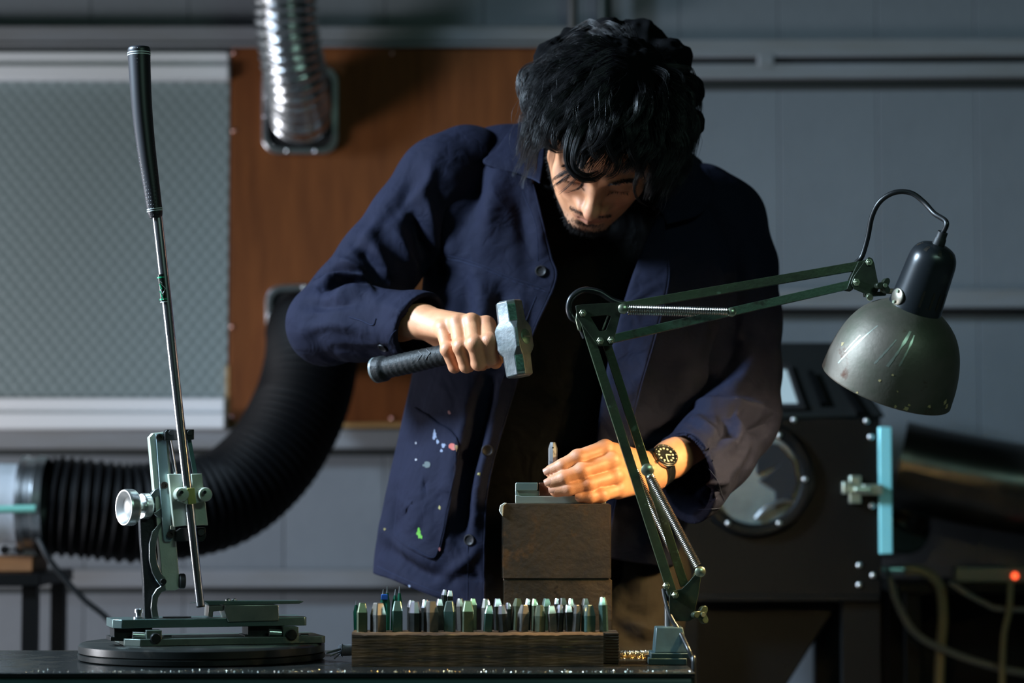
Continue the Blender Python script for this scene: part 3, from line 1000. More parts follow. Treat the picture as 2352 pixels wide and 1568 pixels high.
rear = [(945, 1378, 18, 3, 0, 0, 20), (977, 1377, 20, 3, 1, 0, 10), (1010, 1375, 17, 3, 0, 2, 16), (1022, 1354, 14, 3, 1, 5, 20), (1034, 1356, 14, 3, 0, 3, 8), (1056, 1374, 20, 1, 1, -3, 20), (1086, 1374, 17, 0, 0, 0, 15), (1116, 1375, 22, 1, 1, 0, 10),
        (1143, 1374, 20, 3, 0, -2, 12), (1167, 1384, 16, 3, 1, 0, 20), (1190, 1374, 20, 0, 0, 3, 24), (1213, 1375, 15, 3, 1, 2, 10), (1228, 1375, 17, 0, 1, 0, 10), (1255, 1374, 20, 2, 0, 0, 18), (1279, 1374, 14, 3, 1, 0, 10), (1292, 1373, 18, 1, 0, -2, 22), (1312, 1374, 20, 1, 1, 1, 12), (1344, 1374, 17, 1, 0, -2, 20)]
rng = random.Random(5)
for row, D, where, grp in ((front, 3.470, 'front', 'stamps in the front oak block'), (rear, 3.530, 'rear', 'stamps in the rear wooden block')):
    zb = RZ if where == 'front' else a2.z
    for i, (px, py, wpx, mi, oc, tilt, rot) in enumerate(row):
        w_ = wpx * D / F / (math.cos(math.radians(rot % 45)) + .35 * math.sin(math.radians(rot % 45)))
        top = P(px, py, D)
        h_ = (top.z - zb) / math.cos(math.radians(tilt))
        m1, m2 = stamp_mesh(w_, h_, mi, oc)
        look = ['olive', 'grey', 'green-tinted', 'blackened'][mi]
        t = thing('steel_stamp', '%s steel stamp, %s from the left in the %s row of the wooden rack' % (look, ORD[i], where), 'stamp',
                  (top.x - math.tan(math.radians(tilt)) * (top.z - zb), D, zb + .0002), grp)
        t.rotation_euler = (0, math.radians(tilt), math.radians(rot))
        for m_, n_ in ((m1, 'shank'), (m2, 'struck_end')):
            o = bpy.data.objects.new(n_, m_)
            COL.objects.link(o)
            o.parent = t

# green plastic tipped prongs standing behind the first stamps
for i, (px, py, blue, lab) in enumerate(((819, 1372, 0, 'short dark green pointed prong at the left end of the rack'), (882, 1346, 1, 'green tweezers with a blue band standing behind the second stamp'), (910, 1346, 0, 'green tweezers without a band behind the third stamp'))):
    D = 3.535
    t = thing('tweezers', lab, 'tweezers', P(px, 1453, D), 'tweezers standing in the rear block')
    t.location.z = a2.z
    gm = mat('green_plastic_%d' % i, (.005, .10, .055), .3)
    for s_ in ((-1, 1) if i else (0,)):
        tip = P(px + s_ * 4.5 + (3 if i else -1), py + (0 if s_ > 0 else 6), D)
        bot = P(px + s_ * 7, 1449, D)
        bot.z = a2.z + .0004
        mid = bot.lerp(tip, .62)
        Geo().tube([bot, mid, mid.lerp(tip, .6)], [.0045, .0048, .0022], 6).build('prong', gm, t)
        Geo().tube([mid.lerp(tip, .55), tip], [.0022, .0004], 6).build('prong_tip', M['steel'], t)
    if blue:
        q = P(px + 1, 1371, D - .006)
        Geo().box((q.x - .005, q.y, q.z - .004), (q.x + .005, q.y + .012, q.z + .004)).build('band', mat('blue_band', (.01, .10, .45), .3), t, bevel=.001)

# small cylindrical tool with bristles between turntable and rack
bt = thing('end_brush', 'small grey end brush with wire prongs left of the rack', 'brush', P(795, 1505, 3.56))
Geo().tube([P(781, 1493, 3.56), P(806, 1492, 3.57)], .0085, 20).build('body', M['grey_cast'], bt, bevel=.0005)
Geo().tube([P(786, 1493, 3.555), P(787, 1493, 3.555)], .0098, 20).build('collar', M['machined'], bt)
for (x1, y1), (x2, y2) in (((782, 1489), (752, 1498)), ((782, 1492), (750, 1500)), ((782, 1496), (758, 1506)), ((782, 1499), (768, 1512))):
    Geo().tube([P(x1, y1, 3.558), P(x2, y2, 3.55)], .0011, 6).build('wire', M['steel'], bt)

# ================================================================ anvil blocks, jig, copper piece, tape
AF, AB = 3.60, 3.735
rust = mat('browned_steel', (.135, .092, .062), .42, .55, col2=(.060, .048, .040), nscale=11, lo=.38, hi=.62, rough2=.55, col3=(.19, .10, .05), n3=24, lo3=.58, hi3=.68, bump=.0006, bscale=110)
rust2 = mat('browned_steel_low', (.165, .105, .062), .45, .5, col2=(.07, .052, .038), nscale=14, lo=.4, hi=.6, col3=(.05, .03, .02), n3=35, lo3=.6, hi3=.66, bump=.0007, bscale=130)
a, b = P(1153, 1157, AF), P(1404, 1327, AF)
AZ = a.z
c = P(1404, 1330, AF)


def worn_block(x0, y0, z0, x1, y1, z1, amp, seed):
    """block with slightly uneven hammered edges"""
    bm = bmesh.new()
    bmesh.ops.create_cube(bm, size=1)
    bmesh.ops.bevel(bm, geom=bm.edges[:], offset=.012, segments=2, affect='EDGES')
    bmesh.ops.subdivide_edges(bm, edges=bm.edges[:], cuts=4, use_grid_fill=True)
    r_ = random.Random(seed)
    gg = Geo()
    vv = []
    for p in bm.verts:
        q = p.co
        vv.append((x0 + (q.x + .5) * (x1 - x0) + r_.uniform(-amp, amp), y0 + (q.y + .5) * (y1 - y0) + r_.uniform(-amp, amp), z0 + (q.z + .5) * (z1 - z0)))
    bm.verts.index_update()
    gg.add(vv, [tuple(p.index for p in fa.verts) for fa in bm.faces])
    bm.free()
    return gg


lower = worn_block(P(1155, 1400, AF).x, AF, TZ + .0003, P(1406, 1400, AF).x, AB, c.z - .0002, .00012, 2)
tag(lower.build('anvil_block', rust2), 'lower brown steel anvil block, half hidden behind the stamps', 'anvil')
upper = worn_block(a.x, AF - .001, c.z + .0008, b.x, AB, AZ, .00012, 1)
tag(upper.build('anvil_block', rust), 'upper brown steel anvil block under the resting hand', 'anvil')
tape = Geo()
tp = [P(x, y, AF - .003) for x, y in ((1146, 1172), (1149, 1160), (1158, 1154.5), (1164, 1155), (1156, 1162), (1155, 1186), (1151, 1181))]
tape.prism(tp, (0, .05, 0))
tag(tape.build('tape_flap', mat('pale_tape', (.62, .62, .56), .6), bevel=.0008), 'pale tape wrapped on the upper left corner of the anvil', 'tape')
JD = 3.664
jig_m = mat('ground_steel', (.58, .64, .56), .34, .8, bump=.0001, bscale=200, bstretch=(.1, 1, 4))
jig = thing('stamping_jig', 'ground steel stamping jig with a stepped jaw on the anvil', 'jig', P(1260, 1157, JD))
z0, z1 = AZ + .0004, P(1200, 1139, JD).z
x0, x1 = P(1184, 1140, JD).x, P(1392, 1140, JD).x
Geo().prism([(x0, JD, z0), (x1, JD, z0), (x1, JD, z1), (P(1198, 1139, JD).x, JD, z1), (x0, JD, z1 + .002)], (0, .062, 0)).build('base_bar', jig_m, jig, bevel=.0008)
g = Geo()
q = [P(x, y, JD + .003) for x, y in ((1184, 1139), (1184, 1110), (1186, 1108), (1235, 1108), (1235, 1124), (1233, 1126), (1188, 1126), (1193, 1139))]
for p in q:
    p.z = max(p.z, z1 + .0001)
g.prism(q, (0, .055, 0))
g.build('jaw', mat('jaw_steel', (.46, .60, .56), .30, .8), jig, bevel=.0008)
a_ = P(1190, 1126.5, JD + .010)
b_ = P(1238, 1139, JD + .010)
Geo().box((a_.x, JD + .010, z1 + .0002), (b_.x, JD + .05, a_.z)).build('jaw_foot', jig_m, jig, bevel=.0005)
a_, b_ = P(1238, 1108, JD + .006), P(1300, 1139, JD + .006)
tag(Geo().box((a_.x, JD + .006, z1 + .0003), (b_.x, JD + .050, a_.z)).build('copper_piece', mat('copper_brown', (.22, .095, .06), .35, .8, col2=(.12, .06, .045), nscale=40), bevel=.0008), 'brown copper workpiece clamped in the jig beside the fingertips', 'workpiece')
HS = 3.692
hst = thing('hand_stamp', 'thin steel letter stamp held upright between the fingers', 'stamp', P(1270, 1108, HS))
w_ = 9.0 * HS / F
zt_, zs_ = P(1270, 1015, HS).z, P(1270, 1030, HS).z
zb_ = a_.z + .0004
xx = P(1270, 1060, HS).x
g = Geo()
g.lathe((xx, HS, zb_), (0, 0, 1), [(0, 0), (0, w_ * 1.18), (zs_ - zb_, w_ * 1.18), (zt_ - zb_ - .0008, w_ * .72), (zt_ - zb_, w_ * .6), (zt_ - zb_, 0)], 8)
g.build('shank', mat('stamp_grey', (.33, .32, .31), .35, .8, col2=(.16, .15, .15), nscale=90, lo=.55, hi=.62), hst, sharp=20)
Geo().disc((xx - .0001, HS - w_ * 1.12, P(1270, 1028, HS).z), (0, -1, 0), .0017, .0006, 4).build('punch_mark', M['black_oxide'], hst)

# metal shavings on the bench
rs = np.random.RandomState(11)
g = Geo()
for i in range(900):
    if i < 420:
        px, D = rs.uniform(1425, 1492), rs.uniform(3.60, 3.78)
    else:
        px, D = rs.uniform(60, 1590), BF + abs(rs.normal(.01, .02))
    p = P(px, 1500, D)
    s_ = rs.uniform(.0004, .0016)
    an = rs.uniform(0, 6.28)
    d_ = Vector((math.cos(an), math.sin(an), rs.uniform(-.1, .4))) * s_
    o_ = Vector((p.x, D, TZ + .0006))
    e_ = Vector((-math.sin(an), math.cos(an), 0)) * s_ * .4
    g.add([o_ - d_, o_ + e_, o_ + d_, o_ + Vector((0, 0, s_ * .8))], [(0, 1, 3), (1, 2, 3), (2, 0, 3), (0, 2, 1)])
tag(g.build('metal_shavings', mat('brass_shavings', (.62, .42, .16), .3, .9, col2=(.5, .55, .5), nscale=3, lo=.45, hi=.55), sharp=10), 'brass and steel shavings scattered over the bench top', 'shavings', kind='stuff')
# ================================================================ desk lamp
LD = 3.53
arm_green = mat('lamp_green_paint', (.060, .092, .048), .34, .35, col2=(.034, .046, .026), nscale=30, lo=.4, hi=.65, rough2=.5, col3=(.14, .22, .15), n3=45, lo3=.62, hi3=.68, bump=.0002, bscale=200)
arm_pale = mat('lamp_green_worn', (.10, .17, .115), .32, .5, col2=(.04, .05, .035), nscale=40, lo=.48, hi=.62, rough2=.5, bump=.0002, bscale=200)
bracket_m = mat('lamp_bracket_paint', (.040, .058, .034), .36, .3, col2=(.022, .026, .018), nscale=30, col3=(.08, .05, .03), n3=40, lo3=.66, hi3=.72)
spring_m = mat('spring_steel', (.50, .49, .45), .25, 1.0)
bolt_m = mat('lamp_bolt', (.42, .48, .34), .3, .9)
base_m = mat('lamp_base_paint', (.045, .085, .090), .42, col2=(.03, .055, .06), nscale=20, bump=.0002, bscale=120)
lamp = thing('desk_lamp', 'old green swing-arm desk lamp with a dented metal shade', 'lamp', (P(1545, 1510, LD).x, LD, TZ))


def L3(px, py, d=0.0):
    return P(px, py, LD + d)


# clamp base
bf = 3.475
g = Geo()
a, b = P(1490, 1507, bf), P(1597, 1524, bf)
b.x = min(b.x, xr - .001)
g.box((a.x, bf, TZ + .0004), (b.x, bf + .085, TZ + .0095))
g.build('base_plate', base_m, lamp, bevel=.001)
a, b = P(1496, 1498, bf + .004), P(1592, 1507, bf + .004)
Geo().box((a.x, bf + .004, TZ + .0096), (b.x, bf + .080, TZ + .0165)).build('base_step', base_m, lamp, bevel=.001)
x = [P(px, 1470, bf + .01).x for px in (1503, 1580, 1570, 1508)]
zc = P(1500, 1441, bf + .01).z
g = Geo().hexa([(x[0], bf + .012, TZ + .0166), (x[1], bf + .012, TZ + .0166), (x[1], bf + .070, TZ + .0166), (x[0], bf + .070, TZ + .0166),
                (x[3], bf + .020, zc), (x[2], bf + .020, zc), (x[2], bf + .062, zc), (x[3], bf + .062, zc)])
g.build('base_body', base_m, lamp, bevel=.0015)
pb = Vector((L3(1536, 1440).x, LD - .004, zc - .004))
Geo().tube([pb, pb + Vector((0, 0, .055))], .0065, 18).build('post', mat('post_steel', (.16, .17, .17), .35, .8), lamp)

# lower bracket: two cheeks
chk = [(1537, 1372), (1541, 1358), (1566, 1352), (1580, 1338), (1606, 1308), (1612, 1312), (1608, 1340), (1604, 1368), (1592, 1420), (1584, 1426), (1546, 1426), (1538, 1416)]
for d in (-.022, .016):
    Geo().prism([L3(px, py, d) for px, py in chk], (0, .0022, 0)).build('lower_bracket', bracket_m, lamp, bevel=.0005)
for px, py in ((1551, 1366), (1530, 1345)):
    Geo().disc(L3(px, py, -.022), (0, -1, 0), .0052, .004, 6).build('bolt', bolt_m, lamp)
    Geo().ball(L3(px, py, -.026), .0030, 12, (0, 1, 0), .6).build('bolt_tip', bolt_m, lamp)


def lobed_knob(o, axis, r, h, m, parent, n=3):
    o = Vector(o)
    z = Vector(axis).normalized()
    x_ = z.cross(Vector((0, 0, 1)) if abs(z.z) < .9 else Vector((1, 0, 0))).normalized()
    y_ = z.cross(x_)
    pts = []
    for k in range(36):
        a_ = 2 * math.pi * k / 36
        rr = r * (.72 + .28 * math.cos(n * a_))
        pts.append(o + (x_ * math.cos(a_) + y_ * math.sin(a_)) * rr)
    k_ = Geo().prism(pts, z * h).build('knob', m, parent, bevel=.001)
    Geo().disc(o + z * h, z, r * .26, .003, 10).build('knob_bolt', bolt_m, k_)
    return k_


Geo().tube([L3(1588, 1408, -.008), L3(1606, 1411, -.016)], .004, 12).build('knob_shaft', bolt_m, lamp)
lobed_knob(L3(1606, 1412, -.018), (.45, -1, .1), .0145, .010, bracket_m, lamp)


def channel(a, b, w, d, side, m, name):
    """U-section bar: front face, with flanges turned back"""
    o = Geo()
    a, b = Vector(a), Vector(b)
    t = (b - a).normalized()
    y_ = Vector((0, 1, 0))
    n = t.cross(y_).normalized()
    o.bar(a, b, .0014, w, y_)
    for s in (-1, 1):
        o.bar(a + n * s * (w / 2 - .0007) + y_ * d / 2, b + n * s * (w / 2 - .0007) + y_ * d / 2, d, .0014, y_)
    return o.build(name, m, lamp, bevel=.0003)


channel(L3(1343, 735, -.016), L3(1546, 1366, -.016), 21 * LD / F, .020, 1, arm_green, 'lower_arm_bar')
channel(L3(1392, 782, -.010), L3(1573, 1345, -.010), 19 * LD / F, .014, 1, arm_green, 'lower_arm_bar')
# elbow bracket with its cut-out: four bars around an opening, both cheeks
outer = [(1322, 702), (1336, 699), (1424, 694), (1430, 700), (1408, 790), (1402, 794), (1376, 794), (1370, 790), (1325, 728)]
hole = [(1356, 727), (1394, 723), (1404, 726), (1392, 757), (1386, 760), (1376, 760)]


def holed_plate(out, inn, d, th, m, name, parent):
    """plate with one hole: bridge outline to hole by pairing each hole point with its nearest outline point"""
    bm = bmesh.new()
    vo = [bm.verts.new(L3(px, py, d)) for px, py in out]
    vi = [bm.verts.new(L3(px, py, d)) for px, py in inn]
    es = [bm.edges.new((vo[i], vo[(i + 1) % len(vo)])) for i in range(len(vo))]
    es += [bm.edges.new((vi[i], vi[(i + 1) % len(vi)])) for i in range(len(vi))]
    bmesh.ops.triangle_fill(bm, edges=es, use_beauty=True)
    ex = bmesh.ops.extrude_face_region(bm, geom=bm.faces[:])
    bmesh.ops.translate(bm, verts=[e for e in ex['geom'] if isinstance(e, bmesh.types.BMVert)], vec=(0, th, 0))
    bm.verts.index_update()
    gg = Geo().add([p.co.copy() for p in bm.verts], [tuple(q.index for q in fa.verts) for fa in bm.faces])
    bm.free()
    return gg.build(name, m, parent, bevel=.0003)


for d in (-.024, .012):
    holed_plate(outer, hole, d, .0020, bracket_m, 'elbow_bracket', lamp)
Geo().bar(L3(1396, 726, .0), L3(1384, 757, .0), .020, .002).build('cross_pin', bolt_m, lamp)
for px, py in ((1339, 719), (1379, 783), (1404, 781)):
    Geo().disc(L3(px, py, -.024), (0, -1, 0), .0055, .0035, 6).build('bolt', bolt_m, lamp)
    Geo().ball(L3(px, py, -.0275), .0030, 12, (0, 1, 0), .6).build('bolt_tip', bolt_m, lamp)
Geo().prism([L3(px, py, -.010) for px, py in ((1324, 716), (1336, 722), (1334, 760), (1328, 757), (1322, 735))], (0, .016, 0)).build('cable_clip', bolt_m, lamp, bevel=.001)
# upper arm
channel(L3(1418, 706, -.008), L3(1988, 607, -.008), 20 * LD / F, .016, 1, arm_green, 'upper_arm_bar')
channel(L3(1404, 778, -.016), L3(1966, 650, -.016), 19 * LD / F, .018, 1, arm_pale, 'upper_arm_bar')
# springs
for nm, p, q, d, rr in (('spring', (1442, 708), (1672, 715), -.030, .0058), ('spring', (1442, 716), (1660, 722), .006, .0050),
                        ('spring', (1492, 1092), (1602, 1300), -.030, .0068), ('spring', (1458, 1080), (1560, 1300), .014, .0060)):
    a, b = L3(*p, d), L3(*q, d)
    Geo().helix(a, b, rr - .0010, .00100, (b - a).length / .0026, 6, 12).build(nm, spring_m, lamp)
for px, py, d, r in ((1432, 708, -.030, .0075), (1681, 716, -.030, .0068), (1488, 1079, -.030, .0095), (1609, 1313, -.032, .0078)):
    Geo().lathe(L3(px, py, d - .006), (0, 1, 0), [(0, 0), (0.001, r * .7), (.003, r), (.010, r), (.014, r * .6), (.030, r * .5), (.030, 0)], 20).build('spring_pin', bolt_m, lamp)
Geo().prism([L3(px, py, -.012) for px, py in ((1590, 1330), (1600, 1303), (1616, 1306), (1612, 1322))], (0, .016, 0)).build('spring_lug', bolt_m, lamp, bevel=.0005)

# head bracket and joint
hb = [(1955, 652), (1960, 636), (1988, 596), (1996, 590), (2004, 594), (2008, 604), (2019, 660), (2014, 674), (2000, 680), (1962, 664)]
for d in (-.022, .010):
    Geo().prism([L3(px, py, d) for px, py in hb], (0, .0020, 0)).build('head_bracket', bracket_m, lamp, bevel=.0005)
Geo().prism([L3(px, py, -.018) for px, py in ((1945, 664), (1955, 636), (1972, 600), (1980, 602), (1966, 650), (1958, 666))], (0, .030, 0)).build('bracket_web', bracket_m, lamp, bevel=.0005)
for px, py in ((1996, 602), (1967, 648)):
    Geo().disc(L3(px, py, -.022), (0, -1, 0), .0055, .0035, 6).build('bolt', bolt_m, lamp)
    Geo().ball(L3(px, py, -.0255), .0030, 12, (0, 1, 0), .6).build('bolt_tip', bolt_m, lamp)
lobed_knob(L3(2026, 657, -.030), (0.2, -1, 0), .0125, .012, bracket_m, lamp)
Geo().bar(L3(1984, 677, -.012), L3(2034, 674, -.012), .012, .006).build('joint_bar', bracket_m, lamp, bevel=.0008)
Geo().disc(L3(1996, 680, -.020), (0, -1, -.3), .005, .010, 8).build('joint_nut', bolt_m, lamp)
Geo().tube([L3(2022, 668, -.014), L3(2066, 669, -.022)], .0040, 12).build('joint_rod', mat('brass_rod', (.35, .33, .20), .3, .9), lamp)

# shade, axis pointing down, left and away
ax2 = (P(2085, 720, LD) - P(2134, 563, LD)).normalized()
tl_ = math.radians(21)
AXD = (ax2 * math.cos(tl_) + Vector((0, 1, 0)) * math.sin(tl_)).normalized()
SO = P(2102, 706, LD - .045)            # neck of the shade
k = (LD - .045) / F
shade_m = mat('shade_paint', (.165, .145, .118), .54, .7, col2=(.100, .105, .075), nscale=13, lo=.40, hi=.66, rough2=.60, col3=(.085, .045, .03), n3=16, lo3=.63, hi3=.70, bump=.00025, bscale=160)
pr = [(-4, 58), (0, 62), (10, 78), (24, 97), (45, 117), (75, 134), (110, 146), (150, 153.5), (185, 156), (200, 156.5)]
pr = catmull([(s_ * k, r_ * k) for s_, r_ in pr], 4)
inn = [(s_, r_ - .0011) for s_, r_ in pr[::-1]]
prof_o = [tuple(p) for p in pr]
shade = Geo().lathe(SO, AXD, prof_o + [(pr[-1][0] + .0006, pr[-1][1] - .0005)] + inn[:1], 96).build('shade', shade_m, lamp, sharp=70)
Geo().lathe(SO, AXD, inn, 96).build('reflector', mat('reflector_white', (.75, .74, .68), .4), lamp)
chip_m = mat('paint_chip', (.46, .36, .17), .5)
rsx = np.random.RandomState(4)


def shade_pt(s_, phi, lift=.0003):
    z = AXD
    x_ = Vector((1, 0, 0))
    x_ = (x_ - z * x_.dot(z)).normalized()
    y_ = z.cross(x_)
    r_ = np.interp(s_ * k, pr[:, 0], pr[:, 1]) + lift
    return SO + z * (s_ * k) + (x_ * math.cos(phi) + y_ * math.sin(phi)) * r_


def shade_phi_front():
    best = min((shade_pt(100, 2 * math.pi * i / 360).y, i) for i in range(360))
    return 2 * math.pi * best[1] / 360


PH = shade_phi_front()
for cx, sx_, w2 in ((-1.15, 118, 4.5), (.62, 178, 4), (.25, 192, 5), (.28, 183, 3), (-.25, 150, 3), (-.1, 128, 2.5), (.95, 168, 6), (.1, 195, 3), (-.5, 197, 3), (1.05, 180, 6), (.05, 160, 2)):
    pts = []
    n = 9
    for i in range(n):
        a_ = 2 * math.pi * i / n
        rr = w2 * (1 + .5 * rsx.uniform(-1, 1))
        pts.append(shade_pt(min(199, sx_ + rr * math.sin(a_)), PH - cx + rr * math.cos(a_) / 150))
    Geo().add(pts, [tuple(range(n))]).build('paint_chip', chip_m, shade)
scr = mat('pale_scratch', (.36, .40, .34), .35, .7)
for ph0, s0, ph1, s1, w2 in ((-.72, 45, -1.02, 160, 1.8), (-.25, 55, -.42, 120, 2.2), (-.05, 30, -.22, 115, 3.2), (.05, 35, -.05, 105, 2.2), (-.9, 80, -1.0, 130, 1.0)):
    n = 10
    L_, R_ = [], []
    for i in range(n + 1):
        t = i / n
        ww = w2 * (.6 + .8 * rsx.rand()) / 150
        L_.append(shade_pt(s0 + (s1 - s0) * t, PH - ph0 - (ph1 - ph0) * t - ww, .0002))
        R_.append(shade_pt(s0 + (s1 - s0) * t, PH - ph0 - (ph1 - ph0) * t + ww, .0002))
    Geo().add(L_ + R_, [(i, i + 1, n + 2 + i, n + 1 + i) for i in range(n)]).build('scratch', scr, shade)

# socket housing
sk = [(-158, 0), (-157, 20), (-150, 38), (-138, 49), (-120, 55), (-90, 57), (-40, 59.5), (0, 62.5), (8, 63), (8, 55)]
sk = catmull([(s_ * k, r_ * k) for s_, r_ in sk], 3)
sock = Geo().lathe(SO, AXD, [tuple(p) if i else (p[0], 0) for i, p in enumerate(sk)], 56).build('socket_housing', mat('bakelite', (.014, .017, .020), .30, col2=(.035, .038, .036), nscale=20, lo=.6, hi=.8), lamp, sharp=70)


def sock_pt(s_, phi, lift=0):
    z = AXD
    x_ = Vector((1, 0, 0))
    x_ = (x_ - z * x_.dot(z)).normalized()
    y_ = z.cross(x_)
    r_ = np.interp(s_ * k, sk[:, 0], sk[:, 1]) + lift
    return SO + z * (s_ * k) + (x_ * math.cos(phi) + y_ * math.sin(phi)) * r_


vent_m = mat('vent_slot_dark', (.02, .015, .01), .6)  # plain dark fill of the vent slots, no emission
for dphi in (.0, .42, .74, 1.04):
    gsl = Geo()
    L_ = [sock_pt(s_, PH - dphi - .045, .0004) for s_ in (-58, -46, -30, -18)]
    R_ = [sock_pt(s_, PH - dphi + .045, .0004) for s_ in (-58, -46, -30, -18)]
    gsl.add(L_ + R_, [(i, i + 1, 5 + i, 4 + i) for i in range(3)])
    gsl.build('vent_slot', vent_m, sock)
for i in range(8):
    ph = i * math.pi / 4
    gsl = Geo()
    L_ = [sock_pt(s_, ph - .10, .0004) for s_ in (-152, -147, -142)]
    R_ = [sock_pt(s_, ph + .10, .0004) for s_ in (-152, -147, -142)]
    gsl.add(L_ + R_, [(0, 1, 4, 3), (1, 2, 5, 4)])
    gsl.build('vent_slot', vent_m, sock)
Geo().lathe(SO, -AXD, [(.092, .0085), (.098, .0095), (.108, .0085), (.110, .0075), (.118, .0075), (.118, 0)], 24).build('cord_grip', M['rubber'], lamp)
# oval mounting plate on the housing
op = sock_pt(-20, PH + .98, .0)
on = (op - (SO + AXD * (-20 * k))).normalized()
Geo().lathe(op - on * .001, on, [(0, 0), (0, .0125), (.002, .0125), (.003, .011), (.003, 0)], 28).build('mount_plate', mat('mount_steel', (.34, .31, .25), .35, .9), lamp)
for s_ in (-1, 1):
    Geo().disc(op + on * .003 + AXD * (s_ * .0085), on, .0026, .0016, 12).build('mount_screw', bolt_m, lamp)
# cords
ct = SO - AXD * .117
cord = [L3(1966, 604, -.004), L3(1980, 588, -.006), L3(1993, 545, -.012), L3(2003, 497, -.02), L3(2022, 462, -.03), L3(2055, 442, -.04), L3(2092, 443, -.045), L3(2122, 464, -.052), L3(2146, 490, -.066)]
Geo().tube(catmull([*cord, ct - AXD * .016, ct + AXD * .004], 8), .0038, 12).build('cord', M['cable'], lamp)
Geo().tube(catmull([L3(1440, 700, .004), L3(1408, 690, .004), L3(1376, 671, .004), L3(1340, 666, .002), L3(1314, 682, 0), L3(1306, 706, 0), L3(1312, 728, 0), L3(1328, 740, .002), L3(1344, 775, .004)], 8), .0046, 12).build('cord', M['cable'], lamp)
e = PZ(1596, 1530, TZ)
Geo().tube(catmull([L3(1524, 1352, -.004), L3(1529, 1378, -.010), L3(1540, 1415, -.020), L3(1562, 1452, -.032), P(1580, 1488, bf - .006), P(1590, 1512, bf - .012), Vector((P(1593, 1522, 3.46).x, 3.455, TZ + .006)), Vector((xr + .006, 3.44, TZ - .004)), Vector((xr + .007, 3.44, TZ - .2)), Vector((xr + .02, 3.47, .02))], 8), .0036, 10).build('cord', M['cable'], lamp)
# bulb and its light
bc = SO + AXD * (.022)
Geo().ball(bc, .020, 20).build('bulb', mat('bulb_glow', (.9, .8, .6), .3, emit=(1.0, .66, .34), estr=60), lamp)
ld = bpy.data.lights.new('bulb_light', 'POINT')
ld.energy = 32
ld.color = (1.0, .72, .35)
ld.shadow_soft_size = .024
lo = bpy.data.objects.new('bulb_light', ld)
COL.objects.link(lo)
lo.location = bc + AXD * .021
# ================================================================ implicit-surface tools for the figure
def A3(v):
    return np.array([float(v[0]), float(v[1]), float(v[2])])


def smin(a, b, k):
    h = np.clip(.5 + .5 * (b - a) / k, 0, 1)
    return b * (1 - h) + a * h - k * h * (1 - h)


def smax(a, b, k):
    return -smin(-a, -b, k)


def rcone(p, a, b, ra, rb):
    a, b = A3(a), A3(b)
    ba = b - a
    t = np.clip(((p - a) @ ba) / max(ba @ ba, 1e-12), 0, 1)
    return np.linalg.norm(p - a - t[:, None] * ba, axis=1) - (ra + t * (rb - ra))


def ell(p, c, r, R=None):
    q = p - A3(c)
    if R is not None:
        q = q @ R
    r = np.array(r, float)
    k0 = np.linalg.norm(q / r, axis=1)
    k1 = np.linalg.norm(q / (r * r), axis=1) + 1e-9
    return k0 * (k0 - 1) / k1


def chain(p, pts, rad, k=.004):
    d = None
    for i in range(len(pts) - 1):
        e = rcone(p, pts[i], pts[i + 1], rad[i], rad[i + 1])
        d = e if d is None else smin(d, e, k)
    return d


